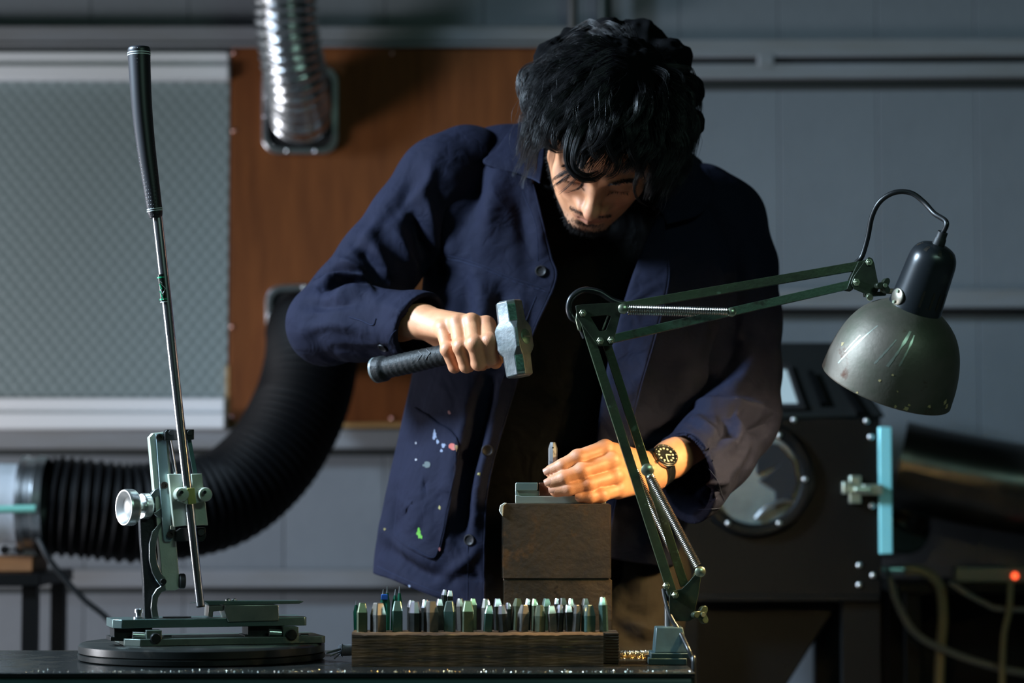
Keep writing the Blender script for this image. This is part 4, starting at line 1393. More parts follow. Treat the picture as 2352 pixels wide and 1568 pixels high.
def surface_nets(fn, lo, hi, h, bs=8):
    """polygonise fn = 0 on a sparse set of blocks; returns (verts, quads)"""
    lo, hi = np.array(lo, float), np.array(hi, float)
    nb = np.ceil((hi - lo) / (h * bs)).astype(int)
    I = np.stack(np.meshgrid(*[np.arange(n) for n in nb], indexing='ij'), -1).reshape(-1, 3)
    ctr = lo + (I + .5) * h * bs
    d = np.concatenate([fn(c) for c in np.array_split(ctr, max(1, len(ctr) // 200000))])
    keep = I[np.abs(d) < h * bs * .5 * 1.7321 * 1.35 + h]
    n1 = bs + 1
    off = np.stack(np.meshgrid(*[np.arange(n1)] * 3, indexing='ij'), -1).reshape(-1, 3)
    dims = nb * bs + 4

    def gid(c):
        c = c + 2
        return (c[:, 0] * dims[1] + c[:, 1]) * dims[2] + c[:, 2]
    cells_id, cells_p, quads = [], [], []
    corner = np.array([[i, j, k] for i in (0, 1) for j in (0, 1) for k in (0, 1)])
    edges = [(a, b) for a in range(8) for b in range(a + 1, 8) if np.abs(corner[a] - corner[b]).sum() == 1]
    CH = 600
    for s in range(0, len(keep), CH):
        K = keep[s:s + CH]
        nodes = (K[:, None, :] * bs + off[None])
        val = fn((lo + nodes.reshape(-1, 3) * h)).reshape(len(K), n1, n1, n1)
        sg = val < 0
        cs = [val[:, i:i + bs, j:j + bs, k:k + bs] for i, j, k in corner]
        ss = [c < 0 for c in cs]
        cnt = sum(x.astype(np.int8) for x in ss)
        act = (cnt > 0) & (cnt < 8)
        w = np.argwhere(act)
        if len(w) == 0:
            continue
        cv = np.stack([c[act] for c in cs], 1)
        acc = np.zeros((len(w), 3))
        num = np.zeros(len(w))
        for a, b in edges:
            va, vb = cv[:, a], cv[:, b]
            m = (va < 0) != (vb < 0)
            t = np.where(m, va / np.where(m, va - vb, 1), 0)
            pos = corner[a] + t[:, None] * (corner[b] - corner[a])
            acc += pos * m[:, None]
            num += m
        base = K[w[:, 0]] * bs + w[:, 1:]
        cells_id.append(gid(base))
        cells_p.append(lo + (base + acc / num[:, None]) * h)
        for ax in range(3):
            sl0 = [slice(None)] + [slice(0, bs)] * 3
            sl1 = list(sl0)
            sl1[ax + 1] = slice(1, bs + 1)
            a_, b_ = sg[tuple(sl0)], sg[tuple(sl1)]
            e = np.argwhere(a_ != b_)
            if len(e) == 0:
                continue
            nd = K[e[:, 0]] * bs + e[:, 1:]
            u, v = [(1, 2), (2, 0), (0, 1)][ax]
            du, dv = np.zeros(3, int), np.zeros(3, int)
            du[u], dv[v] = 1, 1
            q = np.stack([gid(nd - du - dv), gid(nd - dv), gid(nd), gid(nd - du)], 1)
            flip = ~a_[tuple(e.T)]
            q[flip] = q[flip][:, ::-1]
            quads.append(q)
    ids = np.concatenate(cells_id)
    pos = np.concatenate(cells_p)
    ids, ui = np.unique(ids, return_index=True)
    pos = pos[ui]
    Q = np.concatenate(quads)
    ix = np.searchsorted(ids, Q)
    ix[ix >= len(ids)] = 0
    ok = (ids[ix] == Q).all(1)
    return pos, ix[ok]


def np_mesh(name, v, q, material, parent=None, color=None, flip_check=True):
    me = bpy.data.meshes.new(name)
    v = np.asarray(v, np.float32)
    q = np.asarray(q, np.int32)
    n = q.shape[1]
    me.vertices.add(len(v))
    me.vertices.foreach_set('co', v.ravel())
    me.loops.add(q.size)
    me.loops.foreach_set('vertex_index', q.ravel())
    me.polygons.add(len(q))
    me.polygons.foreach_set('loop_start', np.arange(0, q.size, n, dtype=np.int32))
    me.polygons.foreach_set('loop_total', np.full(len(q), n, np.int32))
    me.polygons.foreach_set('use_smooth', np.ones(len(q), bool))
    me.update()
    me.validate()
    if color is not None:
        at = me.color_attributes.new('tint', 'FLOAT_COLOR', 'POINT')
        at.data.foreach_set('color', np.concatenate([color, np.ones((len(v), 1))], 1).astype(np.float32).ravel())
    me.materials.append(material)
    o = bpy.data.objects.new(name, me)
    COL.objects.link(o)
    adopt(o, parent)
    return o


def vnormals(v, q):
    a, b, c = v[q[:, 0]], v[q[:, 1]], v[q[:, 2]]
    fn = np.cross(b - a, c - a)
    if q.shape[1] == 4:
        fn = np.cross(c - a, v[q[:, 3]] - b)
    n = np.zeros_like(v)
    for k in range(q.shape[1]):
        np.add.at(n, q[:, k], fn)
    return n / (np.linalg.norm(n, axis=1)[:, None] + 1e-12)


def seg_dist(p, a, b):
    a, b = np.array(a, float), np.array(b, float)
    ba = b - a
    t = np.clip(((p - a) @ ba) / max(ba @ ba, 1e-9), 0, 1)
    return np.linalg.norm(p - a - t[:, None] * ba, axis=1), t


def poly_dist(p, pts):
    d = np.full(len(p), 1e9)
    for i in range(len(pts) - 1):
        d = np.minimum(d, seg_dist(p, pts[i], pts[i + 1])[0])
    return d


def hash_noise(p, seed=0):
    """smooth value noise, numpy, roughly -1..1"""
    i = np.floor(p).astype(np.int64)
    f = p - i
    f = f * f * (3 - 2 * f)
    out = 0
    for dx in (0, 1):
        for dy in (0, 1):
            for dz in (0, 1):
                n = (i[:, 0] + dx) * 374761393 + (i[:, 1] + dy) * 668265263 + (i[:, 2] + dz) * 2147483647 + seed * 974634777
                n = (n ^ (n >> 13)) * 1274126177
                n = (n ^ (n >> 16)) & 0xffff
                w = (f[:, 0] if dx else 1 - f[:, 0]) * (f[:, 1] if dy else 1 - f[:, 1]) * (f[:, 2] if dz else 1 - f[:, 2])
                out = out + w * (n / 32767.5 - 1)
    return out


def sculpt(v, q, strokes, noise_amp=0.0, nscale=(14, 14, 14), front_only=True):
    """raise or sink cloth along polylines given in pixels (folds), plus soft unevenness"""
    n = vnormals(v, q)
    px = project(v)
    view = np.array([0, 0, CZ]) - v
    view /= np.linalg.norm(view, axis=1)[:, None]
    facing = np.clip((n * view).sum(1) * 3, 0, 1) if front_only else 1.0
    h = np.zeros(len(v))
    for pts, amp, wid in strokes:
        C = catmull(pts, 5) if len(pts) > 2 else np.array(pts, float)
        d = poly_dist(px, C)
        ends = np.minimum(np.linalg.norm(px - C[0], axis=1), np.linalg.norm(px - C[-1], axis=1))
        h += amp * np.exp(-(d / wid) ** 2) * np.clip(.35 + ends / (wid * 4), 0, 1)
    out = v + n * (h * facing)[:, None]
    if noise_amp:
        s = np.array(nscale)
        out += n * (noise_amp * (hash_noise(v * s, 1) + .5 * hash_noise(v * s * 2.1, 2)))[:, None]
    return out
# ================================================================ the man
person = thing('person', 'person in navy work jacket bending over the anvil, hammer raised', 'person', (0.12, 4.05, 0))

# ---- head frame
def unit(v):
    v = np.array(v, float)
    return v / np.linalg.norm(v)


HP, HR, HY = math.radians(57), math.radians(14), math.radians(3)
HS_ = 1.09


def rot_head(v):
    """face-to-camera coordinates -> world: pitch down, then yaw, then roll in the picture plane"""
    x, y, z = v
    y, z = y * math.cos(HP) - z * -math.sin(HP), -y * -math.sin(HP) + z * math.cos(HP)
    return np.array([x, y, z])


def basis():
    S = np.array([1.0, 0, 0])
    Fw = np.array([0, -math.cos(HP), -math.sin(HP)])
    U = np.array([0, -math.sin(HP), math.cos(HP)])

    def yaw(v):
        c, s = math.cos(HY), math.sin(HY)
        # turn about the head's own up axis
        k = U
        return v * c + np.cross(k, v) * s + k * (k @ v) * (1 - c)
    S, Fw = yaw(S), yaw(Fw)

    def roll(v):
        c, s = math.cos(HR), math.sin(HR)
        return np.array([v[0] * c + v[2] * s, v[1], -v[0] * s + v[2] * c])
    return roll(S), roll(Fw), roll(U)


HSd, HFw, HU = basis()
HB = np.stack([HSd, HFw, HU], 1)                    # columns
EYE = A3(P(1373, 418, 3.78))
HC = EYE - HFw * .075 * HS_


def to_local(p):
    return (p - HC) @ HB / HS_


def to_world(q):
    return HC + HS_ * (np.asarray(q, float) @ HB.T)


def head_sdf(p):
    q = to_local(p)
    ax = q.copy()
    ax[:, 0] = np.abs(ax[:, 0])                     # symmetric
    d = ell(q, (0, -.012, .032), (.0765, .098, .088))
    d = smin(d, ell(q, (0, .030, -.030), (.0645, .058, .082)), .03)
    d = smin(d, rcone(ax, (.057, -.004, -.052), (.016, .058, -.103), .021, .017), .022)      # jaw
    d = smin(d, ell(q, (0, .064, -.102), (.024, .019, .016)), .016)                          # chin
    d = smin(d, ell(ax, (.043, .052, -.022), (.022, .022, .017)), .018)                      # cheekbone
    d = smin(d, rcone(ax, (.012, .080, .020), (.048, .062, .020), .010, .010), .014)         # brow
    d = smax(d, -ell(ax, (.033, .094, .002), (.021, .017, .0125)), .012)                     # sockets
    d = smin(d, ell(ax, (.032, .067, -.001), (.0150, .0140, .0135)), .004)                   # lids over eyes
    lid = np.abs((q[:, 2] + .0055) + ((ax[:, 0] - .032) ** 2) * 8) - .0007                   # lash line groove
    near = ell(ax, (.032, .078, -.004), (.0165, .012, .010))
    d = smax(d, -np.maximum(lid, near), .0015)
    # nose
    n = rcone(q, (0, .080, .010), (0, .102, -.032), .0072, .0112)
    n = smin(n, rcone(q, (0, .102, -.034), (0, .1045, -.0365), .0122, .0112), .006)
    n = smin(n, ell(ax, (.0145, .0900, -.0395), (.0090, .0110, .0085)), .006)
    d = smin(d, n, .013)
    d = smax(d, -ell(ax, (.0068, .0965, -.0475), (.0036, .0055, .0040)), .003)               # nostrils
    # mouth
    d = smin(d, ell(q, (0, .076, -.068), (.026, .014, .020)), .014)
    up = rcone(ax, (0, .0895, -.0670), (.022, .0775, -.0700), .0048, .0026)
    lo = rcone(ax, (0, .0880, -.0765), (.020, .0770, -.0730), .0056, .0026)
    d = smin(d, up, .004)
    d = smin(d, lo, .004)
    gr = rcone(ax, (0, .0945, -.0715), (.0235, .0805, -.0715), .0012, .0010)
    d = smax(d, -gr, .002)
    d = smax(d, -ell(q, (0, .0900, -.0880), (.016, .006, .0045)), .008)
    # ears
    e = ell(ax, (.0800, -.012, -.012), (.006, .018, .031))
    e = smax(e, -ell(ax, (.0850, -.010, -.010), (.005, .011, .020)), .003)
    d = smin(d, e, .006)
    return d * HS_


# ---- hands
def fingers(spec):
    return [[A3(P(*j)) for j in f] for f in spec]


# right hand closed on the hammer handle: wrist, then MCP / PIP / DIP / tip of index..little
RW = A3(P(968, 737, 3.775))
RF_ = fingers([
    [(1117, 747, 3.692), (1124, 784, 3.650), (1129, 824, 3.662), (1138, 832, 3.692)],
    [(1083, 741, 3.690), (1090, 790, 3.650), (1099, 834, 3.662), (1107, 836, 3.694)],
    [(1050, 744, 3.698), (1058, 797, 3.662), (1071, 840, 3.674), (1078, 840, 3.706)],
    [(1018, 756, 3.712), (1028, 803, 3.682), (1044, 842, 3.692), (1050, 838, 3.720)]])
RT_ = [A3(P(1000, 765, 3.77)), A3(P(1075, 815, 3.765)), A3(P(1118, 828, 3.745)), A3(P(1145, 826, 3.722))]
RE = A3(P(748, 748, 3.945))
# left hand laid over the jig
LW = A3(P(1498, 1082, 3.785))
LF_ = fingers([
    [(1390, 1030, 3.690), (1327, 1051, 3.664), (1292, 1070, 3.658), (1266, 1082, 3.662)],
    [(1404, 1058, 3.682), (1336, 1082, 3.654), (1296, 1098, 3.648), (1268, 1108, 3.652)],
    [(1412, 1093, 3.684), (1350, 1112, 3.654), (1306, 1122, 3.648), (1277, 1126, 3.652)],
    [(1420, 1123, 3.692), (1381, 1137, 3.662), (1355, 1141, 3.652), (1334, 1141, 3.652)]])
LT_ = [A3(P(1478, 1080, 3.770)), A3(P(1410, 1075, 3.755)), A3(P(1340, 1085, 3.735)), A3(P(1290, 1092, 3.7165))]
LE = A3(P(1705, 950, 3.945))
FR = [(.0132, .0119, .0112, .0103), (.0134, .0121, .0114, .0105), (.0126, .0115, .0109, .0101), (.0114, .0103, .0097, .0090)]


def hand_sdf(p, W, E, Fg, Th, back, kf=.0016):
    """back: unit vector out of the back of the hand"""
    palm = None
    for i, f in enumerate(Fg):
        w = W + (np.array(f[0]) - np.mean([g_[0] for g_ in Fg], 0)) * .35
        e = rcone(p, w, f[0] - back * .004, .0185, .0145)
        palm = e if palm is None else smin(palm, e, .010)
    mid = (W + np.mean([f[0] for f in Fg], 0)) / 2 - back * .012
    palm = smin(palm, rcone(p, W - back * .006, mid, .020, .018), .012)
    d = palm
    for i, f in enumerate(Fg):
        r = FR[i]
        fd = chain(p, f, r, .003)
        # knuckle swellings
        fd = smin(fd, np.linalg.norm(p - f[1] - back * .0012, axis=1) - r[1] * 1.06, .004)
        d = smin(d, fd, kf)
        d = smin(d, np.linalg.norm(p - f[0] - back * .003, axis=1) - r[0] * .92, .007)
        # tendon
        d = smin(d, rcone(p, W * .45 + np.array(f[0]) * .55 + back * .0085, f[0] + back * .006, .0030, .0040), .008)
    d = smin(d, chain(p, Th, (.019, .0150, .0112, .0085), .006), .006)
    # wrist and forearm
    dirw = unit(E - W)
    d = smin(d, rcone(p, W, W + dirw * .05, .0255, .0265), .014)
    d = smin(d, rcone(p, W + dirw * .05, E, .0265, .030), .02)
    return d


R_BACK = unit(np.array([-.15, -.80, .60]))
L_BACK = unit(np.array([.12, -.95, .30]))
SHR, SHL = A3(P(1050, 425, 4.03)), A3(P(1650, 505, 4.04))
NB = A3(P(1395, 395, 4.00))
PEL = A3(P(1330, 1330, 4.12))
CH_ = A3(P(1365, 620, 4.08))


ARM_R = [SHR] + [A3(P(*q)) for q in ((950, 512, 4.02), (872, 606, 4.005), (802, 690, 3.985))] + [RE]
ARM_L = [SHL] + [A3(P(*q)) for q in ((1686, 610, 4.035), (1700, 730, 4.020), (1702, 860, 3.99))] + [LE]


def box_far(p, c, r):
    return np.linalg.norm(p - c, axis=1) - r


def body_sdf(p):
    d = np.full(len(p), .5)
    # torso, shoulders, upper arms (under the clothes)
    t = rcone(p, NB, CH_, .050, .055)
    t = smin(t, rcone(p, CH_, PEL, .055, .055), .05)
    t = smin(t, rcone(p, NB + np.array([0, .02, -.04]), SHR, .04, .03), .03)
    t = smin(t, rcone(p, NB + np.array([0, .02, -.04]), SHL, .04, .03), .03)
    t = smin(t, chain(p, ARM_R, [.027] * len(ARM_R), .02), .02)
    t = smin(t, chain(p, ARM_L, [.027] * len(ARM_L), .02), .02)
    d = t
    neck = rcone(p, to_world((0, -.040, -.050)), NB, .050, .052)
    d = smin(d, neck, .03)
    for c, r, fn in ((HC, .20, head_sdf), ((RW + RE) / 2 * .5 + RW * .5, .26, lambda x: hand_sdf(x, RW, RE, RF_, RT_, R_BACK, .0045)), ((LW + LE) / 2 * .5 + LW * .5, .30, lambda x: hand_sdf(x, LW, LE, LF_, LT_, L_BACK))):
        far = box_far(p, c, r)
        m = far < .03
        if m.any():
            e = np.where(far > 0, far + .02, .5)
            e[m] = fn(p[m])
            d = smin(d, e, .012)
        else:
            d = np.minimum(d, far + .02)
    return d


bv, bq_ = surface_nets(body_sdf, (-.55, 3.58, .55), (.62, 4.30, 1.66), .0019)
# ---- skin tint per vertex: lips, brows and stubble, knuckles, nails
SKIN = np.array((.62, .285, .145))
tint = np.tile(SKIN, (len(bv), 1))


def blend(mask, colr):
    global tint
    tint = tint * (1 - mask[:, None]) + np.array(colr) * mask[:, None]


ql = to_local(bv)
inhead = np.linalg.norm(bv - HC, axis=1) < .19


def gauss(c, r):
    return np.exp(-(((ql - np.array(c)) / np.array(r)) ** 2).sum(1)) * inhead


axl = np.abs(ql[:, 0])
blend(.45 * gauss((.0, .108, -.036), (.016, .02, .014)), (.66, .25, .18))
for sx in (-1, 1):
    blend(.30 * gauss((sx * .042, .07, -.035), (.02, .03, .018)), (.62, .24, .16))
    blend(.30 * gauss((sx * .032, .08, -.004), (.018, .02, .009)), (.42, .20, .14))
lipm = (np.exp(-((ql[:, 2] + .0715) / .0062) ** 4) * np.exp(-(axl / .0225) ** 6) * (ql[:, 1] > .074)) * inhead
blend(.75 * lipm, (.44, .17, .125))
stub = np.exp(-((ql[:, 2] + .105) / .022) ** 2) * (ql[:, 1] > -.02) * inhead
blend(np.clip(.5 * stub, 0, .6), (.20, .13, .10))
must = np.exp(-((ql[:, 2] + .0590) / .0055) ** 2) * np.exp(-(axl / .03) ** 4) * (ql[:, 1] > .06) * inhead
blend(.45 * must, (.16, .10, .08))
blend(np.clip((ql[:, 2] - .085) * 60, 0, 1) * inhead, (.05, .035, .03))
for Fg, bk in ((RF_, R_BACK), (LF_, L_BACK)):
    for i, f in enumerate(Fg):
        for j, a_ in ((0, .30), (1, .34), (2, .22)):
            dd = np.linalg.norm(bv - f[j] - bk * .008, axis=1)
            blend(a_ * np.exp(-(dd / .010) ** 2), (.62, .22, .13))
nail_spots = []
for i, f in enumerate(LF_):
    t = unit(f[3] - f[2])
    nb_ = np.array([-.40, -.88, .28])
    nb_ = unit(nb_ - t * (nb_ @ t))
    c = f[3] + t * (FR[i][3] * .18) + nb_ * FR[i][3] * .96
    nail_spots.append((c, t, nb_, FR[i][3]))


def skin_material():
    m = mat('skin', tuple(SKIN), .48, sss=.06, bump=.00035, bscale=900)
    N, L = m.node_tree.nodes, m.node_tree.links
    at = N.new('ShaderNodeVertexColor')
    at.layer_name = 'tint'
    no = N.new('ShaderNodeTexNoise')
    no.inputs['Scale'].default_value = 60
    tcn = N.new('ShaderNodeTexCoord')
    L.new(tcn.outputs['Object'], no.inputs['Vector'])
    mx = N.new('ShaderNodeMix')
    mx.data_type = 'RGBA'
    mx.blend_type = 'MULTIPLY'
    mx.inputs['Factor'].default_value = .35
    L.new(at.outputs['Color'], mx.inputs['A'])
    rp = N.new('ShaderNodeValToRGB')
    rp.color_ramp.elements[0].position = .35
    rp.color_ramp.elements[0].color = (.72, .58, .52, 1)
    rp.color_ramp.elements[1].position = .65
    L.new(no.outputs['Fac'], rp.inputs['Fac'])
    L.new(rp.outputs['Color'], mx.inputs['B'])
    L.new(mx.outputs['Result'], N['Principled BSDF'].inputs['Base Color'])
    return m


M['skin'] = skin_material()
body = np_mesh('body', bv, bq_, M['skin'], person, tint)
nail_m = mat('fingernail', (.56, .27, .17), .34)
for c, t, nb_, r in nail_spots:
    s = np.cross(t, nb_)
    g = Geo()
    vv, n, mm = [], 9, 7
    for i in range(mm):
        u = (i / (mm - 1) - .5) * 2
        for j in range(n):
            w_ = (j / (n - 1) - .5) * 2
            ang = w_ * .85
            wid = r * .80 * (1 - .35 * max(0, abs(u) - .55))
            vv.append(c + t * u * r * .78 + s * math.sin(ang) * wid + nb_ * (wid * (math.cos(ang) - 1) + .0006 - .0006 * u * u))
    g.add(vv, [(i * n + j, i * n + j + 1, (i + 1) * n + j + 1, (i + 1) * n + j) for i in range(mm - 1) for j in range(n - 1)])
    g.build('fingernail', nail_m, person)

# ================================================================ clothes
def cloth_material(name, c1, c2, sheen=.15, rough=.85):
    m = mat(name, c1, rough, col2=c2, nscale=14, lo=.3, hi=.75, sheen=sheen, spec=.12)
    N, L = m.node_tree.nodes, m.node_tree.links
    tc = N.new('ShaderNodeTexCoord')
    h = None
    for sc, dist in ((11, .016), (32, .0036), (900, .00025)):
        n = N.new('ShaderNodeTexNoise')
        n.inputs['Scale'].default_value = sc
        n.inputs['Detail'].default_value = 2
        n.inputs['Distortion'].default_value = .8
        L.new(tc.outputs['Object'], n.inputs['Vector'])
        mu = N.new('ShaderNodeMath')
        mu.operation = 'MULTIPLY'
        mu.inputs[1].default_value = dist
        L.new(n.outputs['Fac'], mu.inputs[0])
        if h is None:
            h = mu.outputs[0]
        else:
            ad = N.new('ShaderNodeMath')
            L.new(h, ad.inputs[0])
            L.new(mu.outputs[0], ad.inputs[1])
            h = ad.outputs[0]
    bp = N.new('ShaderNodeBump')
    bp.inputs['Strength'].default_value = .7
    bp.inputs['Distance'].default_value = 1.0
    L.new(h, bp.inputs['Height'])
    L.new(bp.outputs[0], N['Principled BSDF'].inputs['Normal'])
    return m


M['navy'] = cloth_material('navy_twill', (.0070, .0082, .0208), (.0052, .0062, .0160), 0)
M['shirt'] = cloth_material('black_jersey', (.0016, .0016, .0018), (.0012, .0012, .0014), 0)
M['trouser'] = cloth_material('dark_trousers', (.024, .0195, .015), (.017, .014, .011), 0)
M['button'] = mat('button_horn', (.012, .011, .013), .5, spec=.25)
M['thread'] = mat('seam_thread', (.016, .020, .042), .9, spec=.1)

jacket = bpy.data.objects.new('jacket', None)
COL.objects.link(jacket)
adopt(jacket, person)
jacket.location = -person.location + Vector((.05, 3.95, 1.1))

# ---- torso of the jacket, lofted left and right of the opening
LROW = [
    [(1400, 330, 4.11), (1290, 300, 4.10), (1220, 288, 4.04), (1205, 325, 3.995), (1212, 365, 3.965), (1216, 395, 3.945), (1224, 425, 3.93)],
    [(1400, 345, 4.14), (1220, 300, 4.13), (1110, 296, 4.06), (1105, 345, 3.99), (1150, 385, 3.95), (1190, 420, 3.93), (1233, 455, 3.913)],
    [(1400, 400, 4.18), (1130, 360, 4.16), (1012, 360, 4.06), (1030, 410, 3.985), (1090, 440, 3.945), (1165, 475, 3.915), (1249, 520, 3.900)],
    [(1400, 520, 4.20), (1080, 490, 4.18), (985, 490, 4.07), (1012, 515, 3.985), (1080, 540, 3.935), (1170, 565, 3.908), (1266, 590, 3.893)],
    [(1400, 660, 4.20), (1070, 640, 4.18), (976, 640, 4.07), (1008, 650, 3.985), (1075, 655, 3.930), (1170, 655, 3.905), (1276, 645, 3.888)],
    [(1400, 790, 4.20), (1060, 790, 4.18), (962, 800, 4.07), (1000, 805, 3.985), (1070, 800, 3.925), (1150, 785, 3.902), (1226, 765, 3.885)],
    [(1400, 950, 4.20), (1035, 955, 4.18), (930, 962, 4.07), (965, 965, 3.985), (1030, 965, 3.925), (1100, 958, 3.900), (1166, 948, 3.885)],
    [(1400, 1100, 4.20), (1005, 1105, 4.18), (896, 1110, 4.07), (935, 1112, 3.980), (995, 1115, 3.922), (1060, 1118, 3.898), (1121, 1115, 3.883)],
    [(1400, 1240, 4.21), (985, 1245, 4.19), (867, 1250, 4.08), (910, 1258, 3.985), (975, 1265, 3.925), (1045, 1268, 3.898), (1112, 1258, 3.883)],
    [(1400, 1300, 4.21), (985, 1300, 4.19), (861, 1312, 4.08), (905, 1332, 3.985), (970, 1360, 3.925), (1040, 1385, 3.898), (1111, 1400, 3.883)]]
RROW = [
    [(1400, 330, 4.11), (1500, 345, 4.10), (1592, 385, 4.05), (1590, 420, 4.01), (1565, 440, 3.985), (1535, 452, 3.965), (1530, 455, 3.955), (1540, 452, 3.952)],
    [(1400, 345, 4.14), (1560, 385, 4.13), (1662, 432, 4.06), (1650, 468, 4.00), (1610, 482, 3.965), (1530, 495, 3.94), (1512, 494, 3.928), (1524, 488, 3.922)],
    [(1400, 400, 4.18), (1620, 480, 4.16), (1722, 522, 4.07), (1690, 550, 3.99), (1630, 560, 3.950), (1510, 562, 3.925), (1483, 558, 3.908), (1528, 548, 3.898)],
    [(1400, 520, 4.20), (1640, 610, 4.18), (1735, 640, 4.08), (1700, 655, 3.99), (1630, 660, 3.942), (1490, 656, 3.918), (1450, 648, 3.900), (1537, 640, 3.886)],
    [(1400, 660, 4.20), (1640, 760, 4.18), (1722, 780, 4.08), (1690, 785, 3.99), (1620, 782, 3.938), (1460, 775, 3.914), (1416, 768, 3.897), (1506, 775, 3.882)],
    [(1400, 790, 4.20), (1630, 885, 4.18), (1705, 900, 4.08), (1670, 903, 3.99), (1600, 900, 3.936), (1435, 890, 3.912), (1391, 882, 3.896), (1473, 890, 3.882)],
    [(1400, 950, 4.20), (1600, 995, 4.18), (1655, 1005, 4.08), (1630, 1010, 3.985), (1570, 1010, 3.934), (1415, 1003, 3.910), (1374, 1000, 3.896), (1444, 1010, 3.882)],
    [(1400, 1100, 4.20), (1560, 1105, 4.18), (1612, 1112, 4.08), (1590, 1118, 3.985), (1530, 1120, 3.932), (1400, 1118, 3.910), (1362, 1118, 3.896), (1420, 1128, 3.884)],
    [(1400, 1240, 4.21), (1530, 1215, 4.19), (1572, 1215, 4.09), (1550, 1222, 3.985), (1500, 1226, 3.932), (1390, 1220, 3.910), (1354, 1220, 3.898), (1400, 1235, 3.886)],
    [(1400, 1300, 4.21), (1520, 1290, 4.19), (1556, 1290, 4.09), (1535, 1300, 3.985), (1490, 1296, 3.932), (1385, 1280, 3.912), (1350, 1280, 3.900), (1392, 1296, 3.888)]]


def loft(rows, nu, nv):
    R = np.array([[A3(P(*p)) for p in r] for r in rows])
    R = np.array([catmull(r, nu) for r in R])                       # rows x u x 3
    out = np.array([catmull(R[:, j], nv) for j in range(R.shape[1])])   # u x v x 3
    n, m = out.shape[:2]
    v = out.reshape(-1, 3)
    q = [(i * m + j, (i + 1) * m + j, (i + 1) * m + j + 1, i * m + j + 1) for i in range(n - 1) for j in range(m - 1)]
    return v, np.array(q), (n, m)


L_STROKES = [
    ([(1017, 592), (1090, 612), (1180, 648), (1271, 676)], -.0022, 4),
    ([(1017, 600), (1090, 620), (1180, 655), (1271, 683)], .0016, 5),
    ([(1104, 380), (1088, 450), (1078, 500)], -.011, 20), ([(1140, 400), (1130, 480), (1120, 560)], .006, 24),
    ([(1190, 440), (1200, 520), (1215, 600)], -.006, 20), ([(1240, 500), (1245, 570)], .004, 14),
    ([(1040, 440), (1028, 520), (1030, 590)], .008, 18), ([(1012, 420), (1008, 520), (1012, 640)], -.010, 10),
    ([(1060, 620), (1068, 700), (1060, 780)], -.008, 20), ([(1100, 640), (1110, 720), (1105, 800)], .007, 22),
    ([(1150, 665), (1158, 740), (1150, 840)], -.007, 16), ([(1195, 680), (1198, 760), (1180, 850)], .005, 16),
    ([(1092, 880), (1070, 1000), (1050, 1080), (1040, 1230)], .008, 22), ([(1122, 880), (1095, 1010), (1072, 1100), (1058, 1230)], -.012, 16),
    ([(1160, 870), (1130, 1000), (1100, 1110), (1088, 1230)], .006, 14),
    ([(960, 900), (945, 1000), (930, 1080)], -.006, 24), ([(940, 1100), (960, 1180), (1000, 1200)], .006, 26),
    ([(880, 1210), (930, 1260), (990, 1300)], .006, 18), ([(900, 1260), (960, 1310), (1030, 1330)], -.007, 16),
    ([(930, 1130), (915, 1200), (900, 1260)], -.007, 18), ([(1010, 1330), (1070, 1290), (1105, 1250)], .004, 12),
    ([(1075, 1310), (1100, 1330), (1110, 1335)], -.004, 8), ([(1080, 1180), (1100, 1170), (1115, 1172)], -.003, 7),
    ([(1090, 1130), (1108, 1115)], .003, 8), ([(1130, 990), (1160, 970)], -.003, 8), ([(1120, 1060), (1140, 1050)], .003, 8)]
R_STROKES = [([(1500, 600), (1480, 700), (1440, 850)], .004, 14), ([(1470, 640), (1450, 740), (1415, 850)], -.006, 12), ([(1500, 690), (1470, 800), (1440, 900)], -.004, 10),
             ([(1600, 560), (1640, 700), (1620, 860)], -.008, 20), ([(1660, 620), (1600, 800), (1560, 920)], .010, 26), ([(1700, 660), (1640, 840)], -.008, 20)]
_, _, jl_dim = loft(LROW, 14, 14)
jr_v, jr_q, jr_dim = loft(RROW, 12, 12)


def orient(v, q):
    """front faces towards the camera"""
    n = vnormals(v, q)
    return q


def build_panel(name, v, q, th=.0022):
    o = np_mesh(name, v, q, M['navy'], jacket)
    md = o.modifiers.new('thickness', 'SOLIDIFY')
    md.thickness = th
    md.offset = 0
    return o


# normals of the left half must face outwards before sculpting
def out_oriented(v, q, centre):
    n = vnormals(v, q)
    if ((v - centre) * n).sum() < 0:
        return q[:, ::-1]
    return q


cen = A3(P(1370, 800, 4.06))
jl_v0, jl_q, _ = loft(LROW, 14, 14)
jl_q = out_oriented(jl_v0, jl_q, cen)
jl_v = sculpt(jl_v0, jl_q, [(a_, b_ * (1.7 if abs(b_) > .003 else 1), c_) for a_, b_, c_ in L_STROKES], .0025, (9, 9, 7))
jr_q = out_oriented(jr_v, jr_q, cen)
jr_v = sculpt(jr_v, jr_q, R_STROKES, .0020, (9, 9, 7))
panelL = build_panel('jacket_front', jl_v, jl_q)
panelR = build_panel('jacket_front', jr_v, jr_q)

from mathutils.bvhtree import BVHTree


def bvh_of(v, q):
    return BVHTree.FromPolygons([tuple(p) for p in v], [tuple(int(i) for i in f) for f in q])


def hit(bvh, px, py, lift=.001):
    d = ray(px, py).normalized()
    o = Vector((0, 0, CZ))
    loc, nor, idx, dist = bvh.ray_cast(o, d)
    if loc is None:
        return None
    if nor.dot(d) > 0:
        nor = -nor
    return loc + nor * lift, nor


BL = bvh_of(jl_v, jl_q)
BR = bvh_of(jr_v, jr_q)


